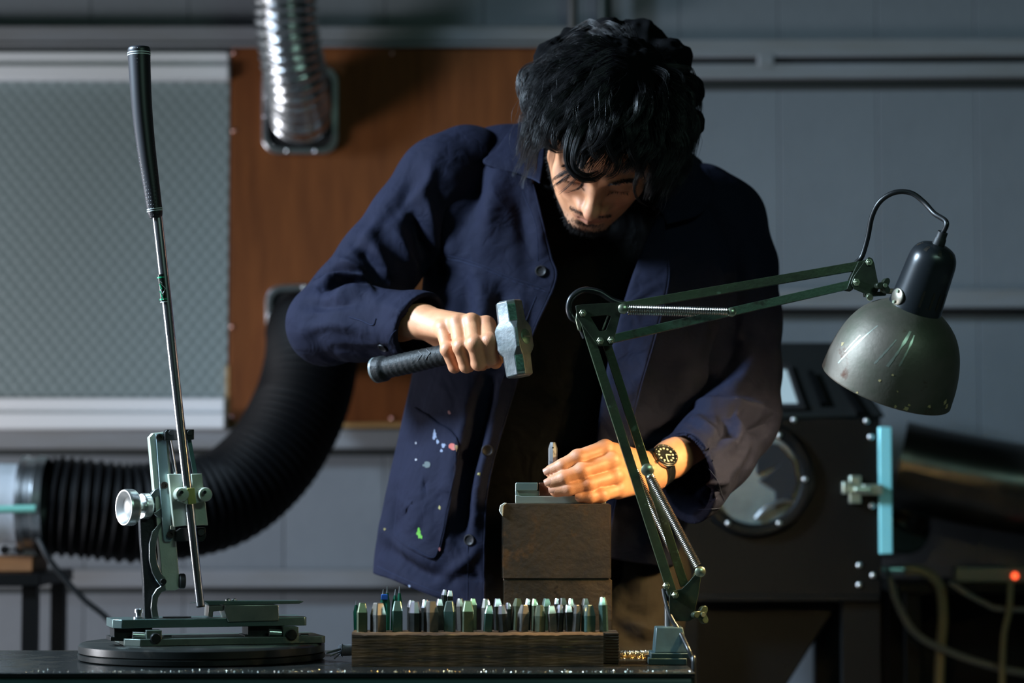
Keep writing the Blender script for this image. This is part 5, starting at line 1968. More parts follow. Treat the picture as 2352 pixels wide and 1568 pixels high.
def seam(bvh, pts, r, name, parent, m, lift=.0012, n=6):
    C = catmull(pts, n) if len(pts) > 2 else np.linspace(pts[0], pts[1], 8)
    w_ = [hit(bvh, x, y, lift) for x, y in C]
    w_ = [h_[0] for h_ in w_ if h_]
    if len(w_) > 2:
        return Geo().tube(w_, r, 6).build(name, m, parent)


seam(BL, [(1017, 590), (1090, 610), (1180, 646), (1268, 675)], .0008, 'yoke_seam', panelL, M['thread'])
seam(BL, [(1019, 583), (1091, 603), (1181, 639), (1270, 668)], .0005, 'yoke_seam', panelL, M['thread'])
seam(BL, [(1200, 440), (1232, 520), (1236, 600)], .0005, 'placket_seam', panelL, M['thread'])
seam(BL, [(1232, 680), (1190, 780), (1128, 950), (1085, 1115), (1076, 1250), (1074, 1380)], .0006, 'placket_seam', panelL, M['thread'])
seam(BL, [(868, 1300), (910, 1320), (975, 1348), (1042, 1372), (1108, 1387)], .0005, 'hem_seam', panelL, M['thread'])
edgeL = [tuple(p) for p in np.array(jl_v).reshape(jl_dim[0], jl_dim[1], 3)[-1]]
Geo().tube(edgeL, .0019, 8).build('edge_fold', M['navy'], panelL)
edgeR = [tuple(p) for p in np.array(jr_v).reshape(jr_dim[0], jr_dim[1], 3)[-1]]
Geo().tube(edgeR, .0017, 8).build('edge_fold', M['navy'], panelR)

# patch pocket
pocket = [(955, 935), (985, 952), (1012, 975), (1030, 982), (1048, 998), (1056, 1014), (1050, 1075), (1036, 1160), (1024, 1225), (1014, 1268), (996, 1288), (940, 1262), (905, 1235), (915, 1150), (930, 1050)]


def patch(bvh, poly, lift, name, m, parent, step=9, th=.0016):
    """cloth patch following the panel under a pixel outline"""
    P2 = np.array(poly, float)
    n = 48
    C = []
    L_ = len(P2)
    seglen = [np.linalg.norm(P2[(i + 1) % L_] - P2[i]) for i in range(L_)]
    tot = sum(seglen)
    for k_ in range(n):
        s_ = tot * k_ / n
        i = 0
        while s_ > seglen[i]:
            s_ -= seglen[i]
            i += 1
        C.append(P2[i] + (P2[(i + 1) % L_] - P2[i]) * s_ / seglen[i])
    C = np.array(C)
    c0 = C.mean(0)
    rings = [.0001, .2, .4, .6, .8, .95, 1.0]
    vv = []
    for r in rings:
        for p in C:
            x, y = c0 + (p - c0) * r
            h_ = hit(bvh, x, y, lift)
            vv.append(h_[0] if h_ else (vv[-1] if vv else P(x, y, 3.9)))
    f = [(i * n + j, i * n + (j + 1) % n, (i + 1) * n + (j + 1) % n, (i + 1) * n + j) for i in range(len(rings) - 1) for j in range(n)]
    o = Geo().add(vv, f).build(name, m, parent)
    if th:
        md = o.modifiers.new('thickness', 'SOLIDIFY')
        md.thickness = th
        md.offset = 0
    return o


pk = patch(BL, pocket, .0030, 'pocket', M['navy'], panelL)
seam(BL, [(1050, 1016), (1044, 1075), (1030, 1160), (1018, 1225), (1008, 1264), (994, 1281), (942, 1256)], .0005, 'pocket_seam', pk, M['thread'], .0045)
# paint marks on the jacket
rs = np.random.RandomState(8)


def splash(px, py, rx, ry, colr, n=14):
    poly = []
    for i in range(n):
        a_ = 2 * math.pi * i / n
        k_ = 1 + rs.uniform(-.45, .35)
        poly.append((px + rx * k_ * math.cos(a_), py + ry * k_ * math.sin(a_)))
    patch(BL, poly, .0046 if 905 < px < 1056 and 950 < py < 1285 else .0016, 'paint_mark', colr, panelL, th=0)


pm = {n: mat('paint_' + n, c_, .6) for n, c_ in dict(red=(.26, .028, .016), ochre=(.16, .09, .02), white=(.10, .13, .21), green=(.06, .28, .012), yellow=(.16, .13, .02), pink=(.12, .022, .026), teal=(.008, .026, .030), dot=(.35, .35, .38)).items()}
for a_ in ((1042, 1027, 7, 8, 'red'), (1050, 1028, 3, 8, 'ochre'), (1003, 1000, 4, 12, 'white'), (1023, 1023, 6, 5, 'white'), (1018, 1035, 3, 4, 'white'), (1010, 1015, 3, 5, 'white'), (960, 1018, 2.5, 2.5, 'dot'), (967, 1222, 5, 10, 'green'), (972, 1232, 3, 4, 'green'),
           (1101, 1088, 3, 4, 'yellow'), (1014, 1165, 3, 5, 'yellow'), (885, 1215, 2.5, 2.5, 'yellow'), (1012, 1260, 3, 4, 'pink'), (1033, 948, 3, 5, 'pink'), (942, 1346, 3, 5, 'white'), (985, 1068, 8, 6, 'teal'), (961, 1057, 2, 2, 'dot')):
    splash(a_[0], a_[1], a_[2], a_[3], pm[a_[4]])


def button(pos, nor, r, parent, m=None):
    nor = Vector(nor).normalized()
    pos = Vector(pos)
    b_ = Geo().lathe(pos, nor, [(-.001, 0), (-.001, r * .95), (.0012, r), (.0024, r * .93), (.0026, r * .80), (.0014, r * .62), (.0012, 0)], 32).build('button', m or M['button'], parent)
    x_ = nor.cross(Vector((0, 0, 1))).normalized()
    y_ = nor.cross(x_)
    for i, j in ((-1, -1), (1, -1), (1, 1), (-1, 1)):
        Geo().disc(pos + nor * .0010 + (x_ * i + y_ * j) * r * .20, nor, r * .10, .0006, 8).build('button_hole', M['void'], b_)


for px, py in ((1243, 623), (1119, 1034), (1080, 1239)):
    h_ = hit(BL, px, py, .002)
    if h_:
        button(h_[0], (h_[1] + Vector((0, -.6, 0))).normalized(), .0095, panelL)

# ---- collar flaps
def flap(rows, name, th=.003):
    R = np.array([[A3(P(*p)) for p in r] for r in rows])
    R = np.array([catmull(r, 8) for r in R])
    out = np.array([catmull(R[:, j], 8) for j in range(R.shape[1])])
    n, m = out.shape[:2]
    q = np.array([(i * m + j, (i + 1) * m + j, (i + 1) * m + j + 1, i * m + j + 1) for i in range(n - 1) for j in range(m - 1)])
    o = np_mesh(name, out.reshape(-1, 3), q, M['navy'], jacket)
    md = o.modifiers.new('thickness', 'SOLIDIFY')
    md.thickness = th
    md.offset = 0
    rim = np.concatenate([out[:, 0], out[-1, :]])
    return o, out


fl, fo = flap([[(1290, 268, 4.05), (1258, 318, 3.980), (1250, 370, 3.938), (1240, 420, 3.910)],
               [(1240, 276, 4.045), (1205, 322, 3.980), (1212, 372, 3.938), (1226, 412, 3.920)],
               [(1190, 284, 4.035), (1160, 330, 3.980), (1180, 372, 3.943), (1213, 407, 3.928)],
               [(1172, 300, 4.02), (1140, 345, 3.974), (1112, 376, 3.955), (1210, 404, 3.929)]], 'collar')
Geo().tube([fo[-1][i] + np.array([0, -.002, 0]) for i in range(fo.shape[1])], .0010, 6).build('collar_edge', M['thread'], fl)
flap([[(1510, 300, 4.06), (1540, 370, 3.985), (1528, 430, 3.945), (1505, 470, 3.925)],
      [(1560, 330, 4.06), (1590, 395, 3.985), (1570, 450, 3.940), (1520, 490, 3.915)],
      [(1610, 370, 4.05), (1640, 430, 3.98), (1610, 490, 3.935), (1532, 515, 3.908)]], 'collar')
flap([[(1250, 262, 4.075), (1400, 240, 4.12), (1560, 310, 4.085)], [(1215, 290, 4.06), (1400, 300, 4.13), (1600, 380, 4.07)]], 'collar_back')

# ---- sleeves
RU = [A3(P(*p)) for p in ((1075, 395, 4.045), (1022, 428, 4.03), (950, 512, 4.02), (872, 606, 4.005), (802, 690, 3.985), (758, 738, 3.965))]
RUr = [.078, .080, .073, .068, .066, .064]
RL = [A3(P(*p)) for p in ((758, 738, 3.965), (752, 745, 3.945), (830, 742, 3.885), (957, 746, 3.800), (1052, 750, 3.735))]
RLr = [.064, .064, .059, .051, .049]
r_dir = unit(RL[3] - RL[2])
r_pln = unit(r_dir + np.array([.0, 0, -.36]))
r_cut = A3(P(964, 755, 3.795))


def sleeveR(p):
    d = smin(chain(p, RU, RUr, .02), chain(p, RL, RLr, .015), .014)
    inn = rcone(p, A3(P(912, 745, 3.830)), RL[4], .046, RLr[4] - .0055)
    d = np.maximum(d, -inn)
    d = np.maximum(d, (p - r_cut) @ r_pln)
    return d


LU = [A3(P(*p)) for p in ((1610, 470, 4.055), (1655, 510, 4.045), (1686, 610, 4.035), (1700, 730, 4.020), (1702, 860, 3.99), (1698, 945, 3.955))]
LUr = [.070, .074, .070, .066, .064, .066]
LL = [A3(P(*p)) for p in ((1698, 945, 3.955), (1690, 965, 3.935), (1640, 1035, 3.875), (1575, 1098, 3.810), (1500, 1150, 3.745))]
LLr = [.066, .066, .066, .067, .067]
l_dir = unit(LL[3] - LL[2])
l_pln = unit(np.array([-.76, -.36, .12]) + l_dir * .55)
l_cut = A3(P(1578, 1105, 3.812))


def sleeveL(p):
    d = smin(chain(p, LU, LUr, .02), chain(p, LL, LLr, .015), .018)
    inn = rcone(p, A3(P(1600, 1075, 3.835)), LL[4], LLr[2] - .007, LLr[4] - .007)
    d = np.maximum(d, -inn)
    d = np.maximum(d, (p - l_cut) @ l_pln)
    return d


SR_STROKES = [
    ([(943, 479), (958, 530), (978, 600)], -.016, 15), ([(905, 520), (940, 590), (955, 640)], .010, 16), ([(975, 440), (995, 520), (1000, 600)], .008, 14),
    ([(724, 632), (779, 616), (838, 630), (866, 662)], -.010, 8), ([(741, 660), (787, 644), (832, 650)], -.010, 8), ([(735, 645), (785, 630), (850, 642)], .009, 8),
    ([(817, 560), (852, 606), (880, 645)], -.009, 12), ([(848, 545), (880, 600), (905, 650)], .008, 14), ([(780, 600), (820, 615), (850, 650)], .007, 10),
    ([(760, 690), (800, 668), (850, 665)], .008, 12), ([(700, 700), (760, 700), (830, 690)], -.006, 12), ([(700, 760), (760, 745), (830, 760)], .005, 14),
    ([(880, 480), (850, 540), (800, 590)], .005, 14), ([(960, 400), (930, 450), (900, 500)], -.006, 14), ([(1000, 360), (985, 420), (960, 460)], .005, 14),
    ([(770, 800), (840, 808), (900, 800)], -.004, 10), ([(870, 700), (930, 715), (980, 700)], .003, 14)]
SL_STROKES = [
    ([(1560, 930), (1640, 935), (1720, 935), (1775, 955)], .012, 14), ([(1540, 955), (1600, 940), (1680, 945)], -.012, 12), ([(1690, 950), (1740, 985), (1770, 965)], -.016, 14),
    ([(1690, 935), (1695, 990), (1670, 1035)], .011, 11), ([(1660, 955), (1665, 990), (1640, 1020)], -.010, 10), ([(1600, 960), (1640, 1000), (1690, 1040)], .010, 12),
    ([(1535, 990), (1580, 1000), (1620, 1030), (1640, 1060)], -.007, 9), ([(1560, 1030), (1585, 1060), (1578, 1100)], -.013, 11), ([(1530, 1015), (1560, 1020), (1600, 1060), (1605, 1110)], .010, 11),
    ([(1610, 1130), (1640, 1110), (1660, 1105)], .008, 8), ([(1620, 1150), (1645, 1130), (1660, 1140)], -.010, 9), ([(1720, 1000), (1690, 1060), (1660, 1100)], .008, 14), ([(1700, 760), (1650, 850), (1600, 900)], -.008, 22), ([(1740, 800), (1700, 880), (1640, 920)], .009, 20),
    ([(1680, 560), (1690, 680), (1660, 800)], -.010, 24), ([(1630, 640), (1620, 760), (1590, 870)], .010, 26)]
sv, sq = surface_nets(sleeveR, (-.42, 3.62, .95), (.10, 4.22, 1.56), .0028)
sv = sculpt(sv, sq, [(a_, b_ * 1.25, c_) for a_, b_, c_ in SR_STROKES], .0022, (10, 10, 10))
slR = np_mesh('sleeve', sv, sq, M['navy'], jacket)
SBR = bvh_of(sv, sq)
tv, tq = surface_nets(sleeveL, (.10, 3.62, .70), (.55, 4.22, 1.45), .0028)
tv = sculpt(tv, tq, [(a_, b_ * 1.35, c_) for a_, b_, c_ in SL_STROKES], .0024, (10, 10, 10))
slL = np_mesh('sleeve', tv, tq, M['navy'], jacket)
SBL = bvh_of(tv, tq)
h_ = hit(SBR, 880, 797, .001)
if h_:
    button(h_[0], h_[1], .0085, slR)
seam(SBR, [(802, 728), (830, 736), (856, 746), (864, 731)], .0007, 'cuff_seam', slR, M['thread'])
seam(SBR, [(992, 700), (948, 728), (905, 762), (893, 795), (910, 818)], .0006, 'cuff_seam', slR, M['thread'])
seam(SBL, [(1530, 1010), (1580, 1030), (1640, 1090), (1662, 1150)], .0006, 'cuff_seam', slL, M['thread'])
seam(SBL, [(1604, 1172), (1635, 1168), (1662, 1164)], .0006, 'cuff_seam', slL, M['thread'])

# ---- t-shirt
TS = [(360, 1275, 1520, 3.985, .066), (400, 1242, 1530, 3.985, .074), (440, 1214, 1545, 4.000, .084), (480, 1170, 1610, 4.05, .10), (560, 1070, 1650, 4.07, .125), (700, 1045, 1650, 4.075, .13), (880, 1035, 1640, 4.08, .128), (1060, 1030, 1575, 4.085, .125), (1240, 1025, 1540, 4.095, .125), (1440, 1020, 1520, 4.10, .125)]
rows = []
for y, xl_, xr_, Dc, b_ in TS:
    a_, c_ = P(xl_, y, Dc), P(xr_, y, Dc)
    cx, hw = (a_.x + c_.x) / 2, (c_.x - a_.x) / 2
    rows.append([(cx + hw * math.copysign(abs(math.cos(t)) ** .8, math.cos(t)), Dc + b_ * math.copysign(abs(math.sin(t)) ** .8, math.sin(t)), a_.z) for t in np.linspace(0, 2 * math.pi, 64, endpoint=False)])
R = np.array(rows)
R = np.array([catmull(R[:, j], 8) for j in range(64)])
n, m = R.shape[:2]
q = np.array([(i * m + j, ((i + 1) % n) * m + j, ((i + 1) % n) * m + j + 1, i * m + j + 1) for i in range(n) for j in range(m - 1)])
v = R.reshape(-1, 3)
q = out_oriented(v, q, cen)
v = sculpt(v, q, [([(1330, 560), (1300, 760), (1280, 1000)], .008, 20), ([(1400, 560), (1380, 760), (1340, 980)], -.006, 20)], .003, (9, 9, 6))
np_mesh('t_shirt', v, q, M['shirt'], person)

# ---- trousers
HPc = A3(P(1330, 1330, 4.13))
legs = []
for hx, kx, fx in ((1190, 1150, 1120), (1462, 1440, 1450)):
    h0 = A3(P(hx, 1330, 4.12 if hx < 1300 else 4.075))
    kn = np.array([A3(P(kx, 1500, 4.02)).flatten()[0], 4.03 if hx < 1300 else 3.985, .48])
    ft = np.array([A3(P(fx, 1500, 4.1))[0], 4.12, .06])
    legs.append((h0, kn, ft))


def trousers(p):
    d = ell(p, HPc, (.185, .13, .16))
    for h0, kn, ft in legs:
        d = smin(d, smin(rcone(p, h0, kn, .090, .072), rcone(p, kn, ft, .078, .062), .03), .03)
    return d


pv, pq = surface_nets(trousers, (-.40, 3.70, .02), (.60, 4.45, 1.05), .0055)
pv = sculpt(pv, pq, [([(1420, 1260), (1470, 1330), (1500, 1400)], .008, 20), ([(1440, 1400), (1480, 1410), (1510, 1400)], -.008, 10), ([(1420, 1440), (1450, 1470), (1500, 1480)], -.010, 14), ([(1430, 1420), (1470, 1440), (1505, 1450)], .008, 12), ([(1430, 1330), (1440, 1380), (1425, 1440)], -.006, 14)], .003, (10, 10, 10))
np_mesh('trousers', pv, pq, M['trouser'], person)
# ---- shoes
for h0, kn, ft in legs:
    def shoe(p, ft=ft):
        d = ell(p, (ft[0], ft[1] - .07, .035), (.048, .135, .05))
        d = smin(d, rcone(p, (ft[0], ft[1] + .0, .04), (ft[0], ft[1], .10), .048, .045), .03)
        return np.maximum(d, .002 - p[:, 2])
    zv, zq = surface_nets(shoe, (ft[0] - .1, ft[1] - .25, -.02), (ft[0] + .1, ft[1] + .12, .18), .006)
    np_mesh('shoe', zv, zq, M['rubber'], person)
# ================================================================ hammer
hA, hB = A3(P(868, 849, 3.800)), A3(P(1208, 772, 3.632))
hd = unit(hB - hA)
hv = A3(P(1184, 866, 3.645)) - A3(P(1169, 690, 3.645))
hl = np.linalg.norm(hv)
hv = unit(hv - hd * (hv @ hd))
hw = np.cross(hd, hv)
hc = hB - hd * .022
ham = thing('hammer', 'short sledge hammer with steel head and black rubber grip held mid-air', 'hammer', Vector(hc + hv * hl / 2))
ham_m = mat('hammer_steel', (.22, .235, .24), .46, .8, col2=(.13, .15, .15), nscale=35, rough2=.5, lo=.35, hi=.65, bump=.0006, bscale=110)
ham_g = mat('hammer_green_flats', (.06, .14, .11), .4, .6, col2=(.035, .07, .06), nscale=40, bump=.0005, bscale=140)


def octo(s, a, b, ch):
    """octagonal section at distance s along the head: half-sizes a (along handle), b (across)"""
    c = hc + hv * s
    pts = [(-a + ch, -b), (a - ch, -b), (a, -b + ch), (a, b - ch), (a - ch, b), (-a + ch, b), (-a, b - ch), (-a, -b + ch)]
    return [c + hd * x + hw * y for x, y in pts]


H2 = hl / 2
secs = [(-H2, .0150, .0150, .0080), (-H2 + .0025, .0180, .0185, .0090), (-.0260, .0190, .0195, .0095), (-.0200, .0205, .0210, .0060), (-.014, .0215, .0215, .0035), (.014, .0215, .0215, .0035), (.0200, .0205, .0210, .0060), (.0260, .0190, .0195, .0095), (H2 - .0025, .0180, .0185, .0090), (H2, .0150, .0150, .0080)]
rows = [octo(*s) for s in secs]
v = [p for r in rows for p in r]
f = [(i * 8 + k, i * 8 + (k + 1) % 8, (i + 1) * 8 + (k + 1) % 8, (i + 1) * 8 + k) for i in range(len(rows) - 1) for k in range(8)]
f += [tuple(range(8))[::-1], tuple(range((len(rows) - 1) * 8, len(rows) * 8))]
g = Geo().add(v, f)
g.build('head', ham_m, ham, bevel=.0010, sharp=18)
# green painted cut-back flats
for s0, s1 in ((-H2 + .006, -.0255), (.0255, H2 - .006)):
    for k in (1,):
        fr = [octo(s, .0186, .0191, .0093) for s in (s0, s1)]
        q = [fr[0][k], fr[0][(k + 1) % 8], fr[1][(k + 1) % 8], fr[1][k]]
        c = sum(q) / 4
        nrm = unit(np.cross(q[1] - q[0], q[2] - q[0]))
        if nrm @ (c - (hc + hv * (s0 + s1) / 2)) < 0:
            nrm = -nrm
        q = [c + (p - c) * .92 + nrm * .0002 for p in q]
        Geo().prism([Vector(p) for p in q], Vector(nrm * .0007)).build('painted_flat', ham_g, ham, bevel=.0003)
Geo().lathe(Vector(hc + hd * .018), Vector(hd), [(0, .012), (.0040, .0118), (.0050, .0105), (.0050, 0)], 28).build('handle_end', ham_g, ham)
Geo().bar(Vector(hc + hd * .0232 - hw * .0085), Vector(hc + hd * .0232 + hw * .0085), .0015, .0018, Vector(hd)).build('wedge', ham_m, ham)
L_ = np.linalg.norm(hc - hA)
pts = [hA + hd * t * L_ for t in np.linspace(0, 1, 120)]
rad = []
for t in np.linspace(0, 1, 120):
    r = .0158 + .0010 * math.sin(t * 7)
    if .10 < t < .78:
        r += .0006 * (1 if math.sin(t * 150) > .2 else 0)
    if t < .05:
        r = .0205
    elif t < .08:
        r = .0205 - (t - .05) / .03 * .0045
    if t > .84:
        r = .0130
    rad.append(r)
Geo().tube(pts, rad, 28).build('grip', mat('hammer_grip', (.010, .011, .011), .55, spec=.25, bump=.0008, bscale=260), ham, sharp=60)
Geo().lathe(Vector(hA), Vector(-hd), [(0, .0205), (.004, .0205), (.006, .0175), (.006, 0)], 28).build('pommel', mat('pommel_grey', (.12, .14, .14), .45), ham)
pc_ = hA - hd * .002 + unit(np.array([-.35, -1, .15])) * .0205
Geo().disc(Vector(pc_), Vector(unit(np.array([-.35, -1, .15]))), .0032, .0006, 12).build('lanyard_hole', M['void'], ham)
# chevron ridges moulded into the grip
for t0 in (.36, .42):
    for s_ in (-1, 1):
        c = hA + hd * (t0 * L_)
        nf = unit(np.array([-.1, -1, .35]))
        nf = unit(nf - hd * (nf @ hd))
        sd_ = np.cross(hd, nf)
        a_ = c + nf * .0164 + hd * .006
        b_ = c + nf * .0140 + sd_ * s_ * .0085 - hd * .004
        Geo().tube([a_, (a_ + b_) / 2 + nf * .0006, b_], .0011, 6).build('grip_ridge', M['rubber'], ham)

# ================================================================ wristwatch
wc = LW + unit(LE - LW) * .012
wax = unit(LE - LW)
wn = unit(np.array([.48, -.58, .66]))
wn = unit(wn - wax * (wn @ wax))
ws = np.cross(wax, wn)
watch = thing('wristwatch', 'black dive watch with pale hour dots on the left wrist', 'watch', Vector(wc))
wp = wc + wn * .0262
blk = mat('watch_black', (.012, .012, .012), .25)
case = Geo().lathe(Vector(wp), Vector(wn), [(0, 0), (0, .019), (.003, .0205), (.0075, .0205), (.0080, .0190), (.0080, .0165)], 48).build('case', mat('watch_steel', (.45, .43, .38), .2, 1.0), watch)
bez = Geo().lathe(Vector(wp + wn * .0080), Vector(wn), [(0, .0200), (.0022, .0198), (.0030, .0185), (.0022, .0160), (0, .0155)], 60).build('bezel', blk, watch)
for k in range(12):
    a_ = 2 * math.pi * k / 12
    d_ = wax * math.cos(a_) + ws * math.sin(a_)
    Geo().disc(Vector(wp + wn * .0104 + d_ * .0176), Vector(wn), .0007, .0004, 6).build('bezel_mark', mat('lume', (.80, .78, .55), .5) if k == 0 else bpy.data.materials['lume'], bez)
dial = Geo().disc(Vector(wp + wn * .0082), Vector(wn), .0158, .0006, 40).build('dial', blk, watch)
for k in range(12):
    a_ = 2 * math.pi * k / 12
    d_ = wax * math.cos(a_) + ws * math.sin(a_)
    Geo().disc(Vector(wp + wn * .0088 + d_ * .0122), Vector(wn), .0017, .0004, 12).build('hour_dot', bpy.data.materials['lume'], dial)
for a_, l_ in ((.6, .008), (2.2, .0115)):
    d_ = wax * math.cos(a_) + ws * math.sin(a_)
    Geo().bar(Vector(wp + wn * .0093), Vector(wp + wn * .0093 + d_ * l_), .0015, .0005, Vector(np.cross(wn, d_))).build('hand', bpy.data.materials['lume'], dial)
Geo().disc(Vector(wp + wn * .004 - wax * .0205), Vector(-wax), .0028, .004, 14).build('crown', bpy.data.materials['watch_steel'], watch)
ring = []
for k in range(49):
    a_ = 2 * math.pi * k / 48
    ring.append(wc + wn * math.cos(a_) * .0288 + ws * math.sin(a_) * .0292)
for off in np.linspace(-.008, .008, 5):
    Geo().tube([p + wax * off for p in ring], .0021, 6, cap=False).build('strap_link', blk, watch)
# ================================================================ hair
hair_m = mat('black_hair', (.0052, .0050, .0064), .40, spec=.48, aniso=0)
DOWN = np.array([0, 0, -1.0]) @ HB                  # world down in head coordinates
rs = np.random.RandomState(21)
CR_C = np.array((0, -.012, .032))
CR_R = np.array((.0765, .098, .088))
WH = np.array((.018, -.060, .112))                  # whorl


def scalp(n):
    """random scalp points (head coordinates) inside the hairline"""
    out = []
    while len(out) < n:
        d = rs.normal(size=(n * 2, 3))
        d /= np.linalg.norm(d, axis=1)[:, None]
        p = CR_C + d * CR_R
        x, y, z = np.abs(p[:, 0]), p[:, 1], p[:, 2]
        ok = (z > .072 - .35 * np.clip(.055 - y, 0, .2) * 2.2) & ~((y > .03) & (z < .068))
        ok &= (z > -.055)
        ok &= ~((y > .0) & (z < .012))
        out += list(p[ok])
    return np.array(out[:n])


def ell_norm(p):
    n = (p - CR_C) / CR_R ** 2
    return n / (np.linalg.norm(n) + 1e-12)


def ell_val(p, off):
    return np.linalg.norm((p - CR_C) / (CR_R + off))


SWEEP = np.array((-1.0, 0.0, -.15))


def grow(root, length, lift, curl, ph, steps=14, grav=.5, side=0.0):
    """one guide: leaves the scalp, is combed away from the whorl, then falls and curls"""
    n = ell_norm(root)
    t = root - WH
    t = t - n * (t @ n)
    t = t / (np.linalg.norm(t) + 1e-6)
    d = unit(n * .9 + t * .7)
    p = root.copy()
    pts = [p.copy()]
    ds = length / steps
    b = np.cross(n, t)
    for i in range(steps):
        s = (i + 1) / steps
        n = ell_norm(p)
        t = p - WH
        t = t - n * (t @ n)
        t = t / (np.linalg.norm(t) + 1e-6)
        d = d * .62 + t * .34 + DOWN * grav * .26 * s - n * .10 * s
        w_ = curl * (.25 + s)
        d = d + SWEEP * side * (.15 + s)
        d = d + b * (w_ * math.cos(ph + s * 9.0)) + n * (w_ * .7 * math.sin(ph + s * 9.0))
        d = d / np.linalg.norm(d)
        p = p + d * ds
        k_ = ell_val(p, lift * min(1.0, .25 + 1.6 * s))
        if k_ < 1.0:
            p = CR_C + (p - CR_C) / k_
        pts.append(p.copy())
    return np.array(pts)


hv_, hq_ = [], []
hoff = 0


def add_strand(pts, r0):
    """thin three-sided tapering tube"""
    global hoff
    A = pts
    T = np.gradient(A, axis=0)
    T /= np.linalg.norm(T, axis=1)[:, None] + 1e-12
    up = np.array([.3, .8, .5])
    N = np.cross(T, up)
    N /= np.linalg.norm(N, axis=1)[:, None] + 1e-9
    B = np.cross(T, N)
    m = len(A)
    r = r0 * np.clip(1.08 - np.linspace(0, 1, m) ** 3, .12, 1)[:, None]
    V = np.stack([A + N * r, A + (-N * .5 + B * .866) * r, A + (-N * .5 - B * .866) * r], 1).reshape(-1, 3)
    hv_.append(V)
    i = np.arange(m - 1)[:, None] * 3
    q = []
    for k in range(3):
        k2 = (k + 1) % 3
        q.append(np.concatenate([i + k, i + k2, i + 3 + k2, i + 3 + k], 1))
    hq_.append(np.concatenate(q) + hoff)
    hoff += len(V)


CLEAR = np.array([(1238, 344), (1300, 346), (1320, 396), (1395, 418), (1452, 398), (1500, 480), (1340, 570), (1225, 460)], float)


def in_clear(px):
    x, y = px[:, 0], px[:, 1]
    ins = np.zeros(len(px), bool)
    j = len(CLEAR) - 1
    for i in range(len(CLEAR)):
        xi, yi = CLEAR[i]
        xj, yj = CLEAR[j]
        c = ((yi > y) != (yj > y)) & (x < (xj - xi) * (y - yi) / (yj - yi + 1e-9) + xi)
        ins ^= c
        j = i
    return ins


def add_clump(guide, n, spread, r0=.00042, taper=.35, jit=.0, clear=True):
    """strands around a guide (head coordinates), gathering towards the tip"""
    m = len(guide)
    T = np.gradient(guide, axis=0)
    T /= np.linalg.norm(T, axis=1)[:, None] + 1e-12
    N = np.cross(T, np.array([.2, .5, .9]))
    N /= np.linalg.norm(N, axis=1)[:, None] + 1e-9
    B = np.cross(T, N)
    s = np.linspace(0, 1, m)[:, None]
    for _ in range(n):
        a_ = rs.uniform(0, 6.28)
        rad = spread * math.sqrt(rs.rand())
        fl = 1 - (1 - taper) * s ** .8
        ph, am = rs.uniform(0, 6.28), rs.uniform(0, .0022) + jit
        wob = am * s * np.sin(ph + s * rs.uniform(5, 12))
        pts = guide + (N * math.cos(a_) + B * math.sin(a_)) * rad * fl + N * wob + B * wob * .6
        cut = rs.randint(int(m * .8), m + 1)
        W_ = to_world(pts[:cut])
        if clear:
            ic = in_clear(project(W_))
            if ic.any():
                W_ = W_[:max(0, int(np.argmax(ic)))]
                if len(W_) < 4:
                    continue
        add_strand(W_, r0 * rs.uniform(.8, 1.3))


roots = scalp(620)
for i, rt in enumerate(roots):
    ph = hash_noise(rt[None] * 22, 5)[0] * 4 + rs.uniform(-.7, .7)
    front = rt[1] > .03
    lay = rs.uniform(.2, 1.0)
    L_ = rs.uniform(.085, .125) if not front else rs.uniform(.05, .072)
    lift = .016 + .042 * lay
    if front:
        lift *= .75
    if abs(rt[0]) > .055:
        lift *= .95
    sd_ = .28 * min(1, max(0, (.045 - rt[0]) / .05)) * (1 if rt[1] > -.05 else .4)
    g_ = grow(rt, L_, lift, .26, ph, grav=.55 if not front else .2, side=sd_)
    add_clump(g_, 21, .0088, .00031)

# guided locks falling over the forehead: pixel points with depths
def lock(pts, n, spread, r0=.00032, taper=.4, jit=.0):
    C = catmull([A3(P(*p)) for p in pts], 6)
    add_clump(np.array([to_local(c[None])[0] for c in C]), n, spread, r0, taper, jit, False)


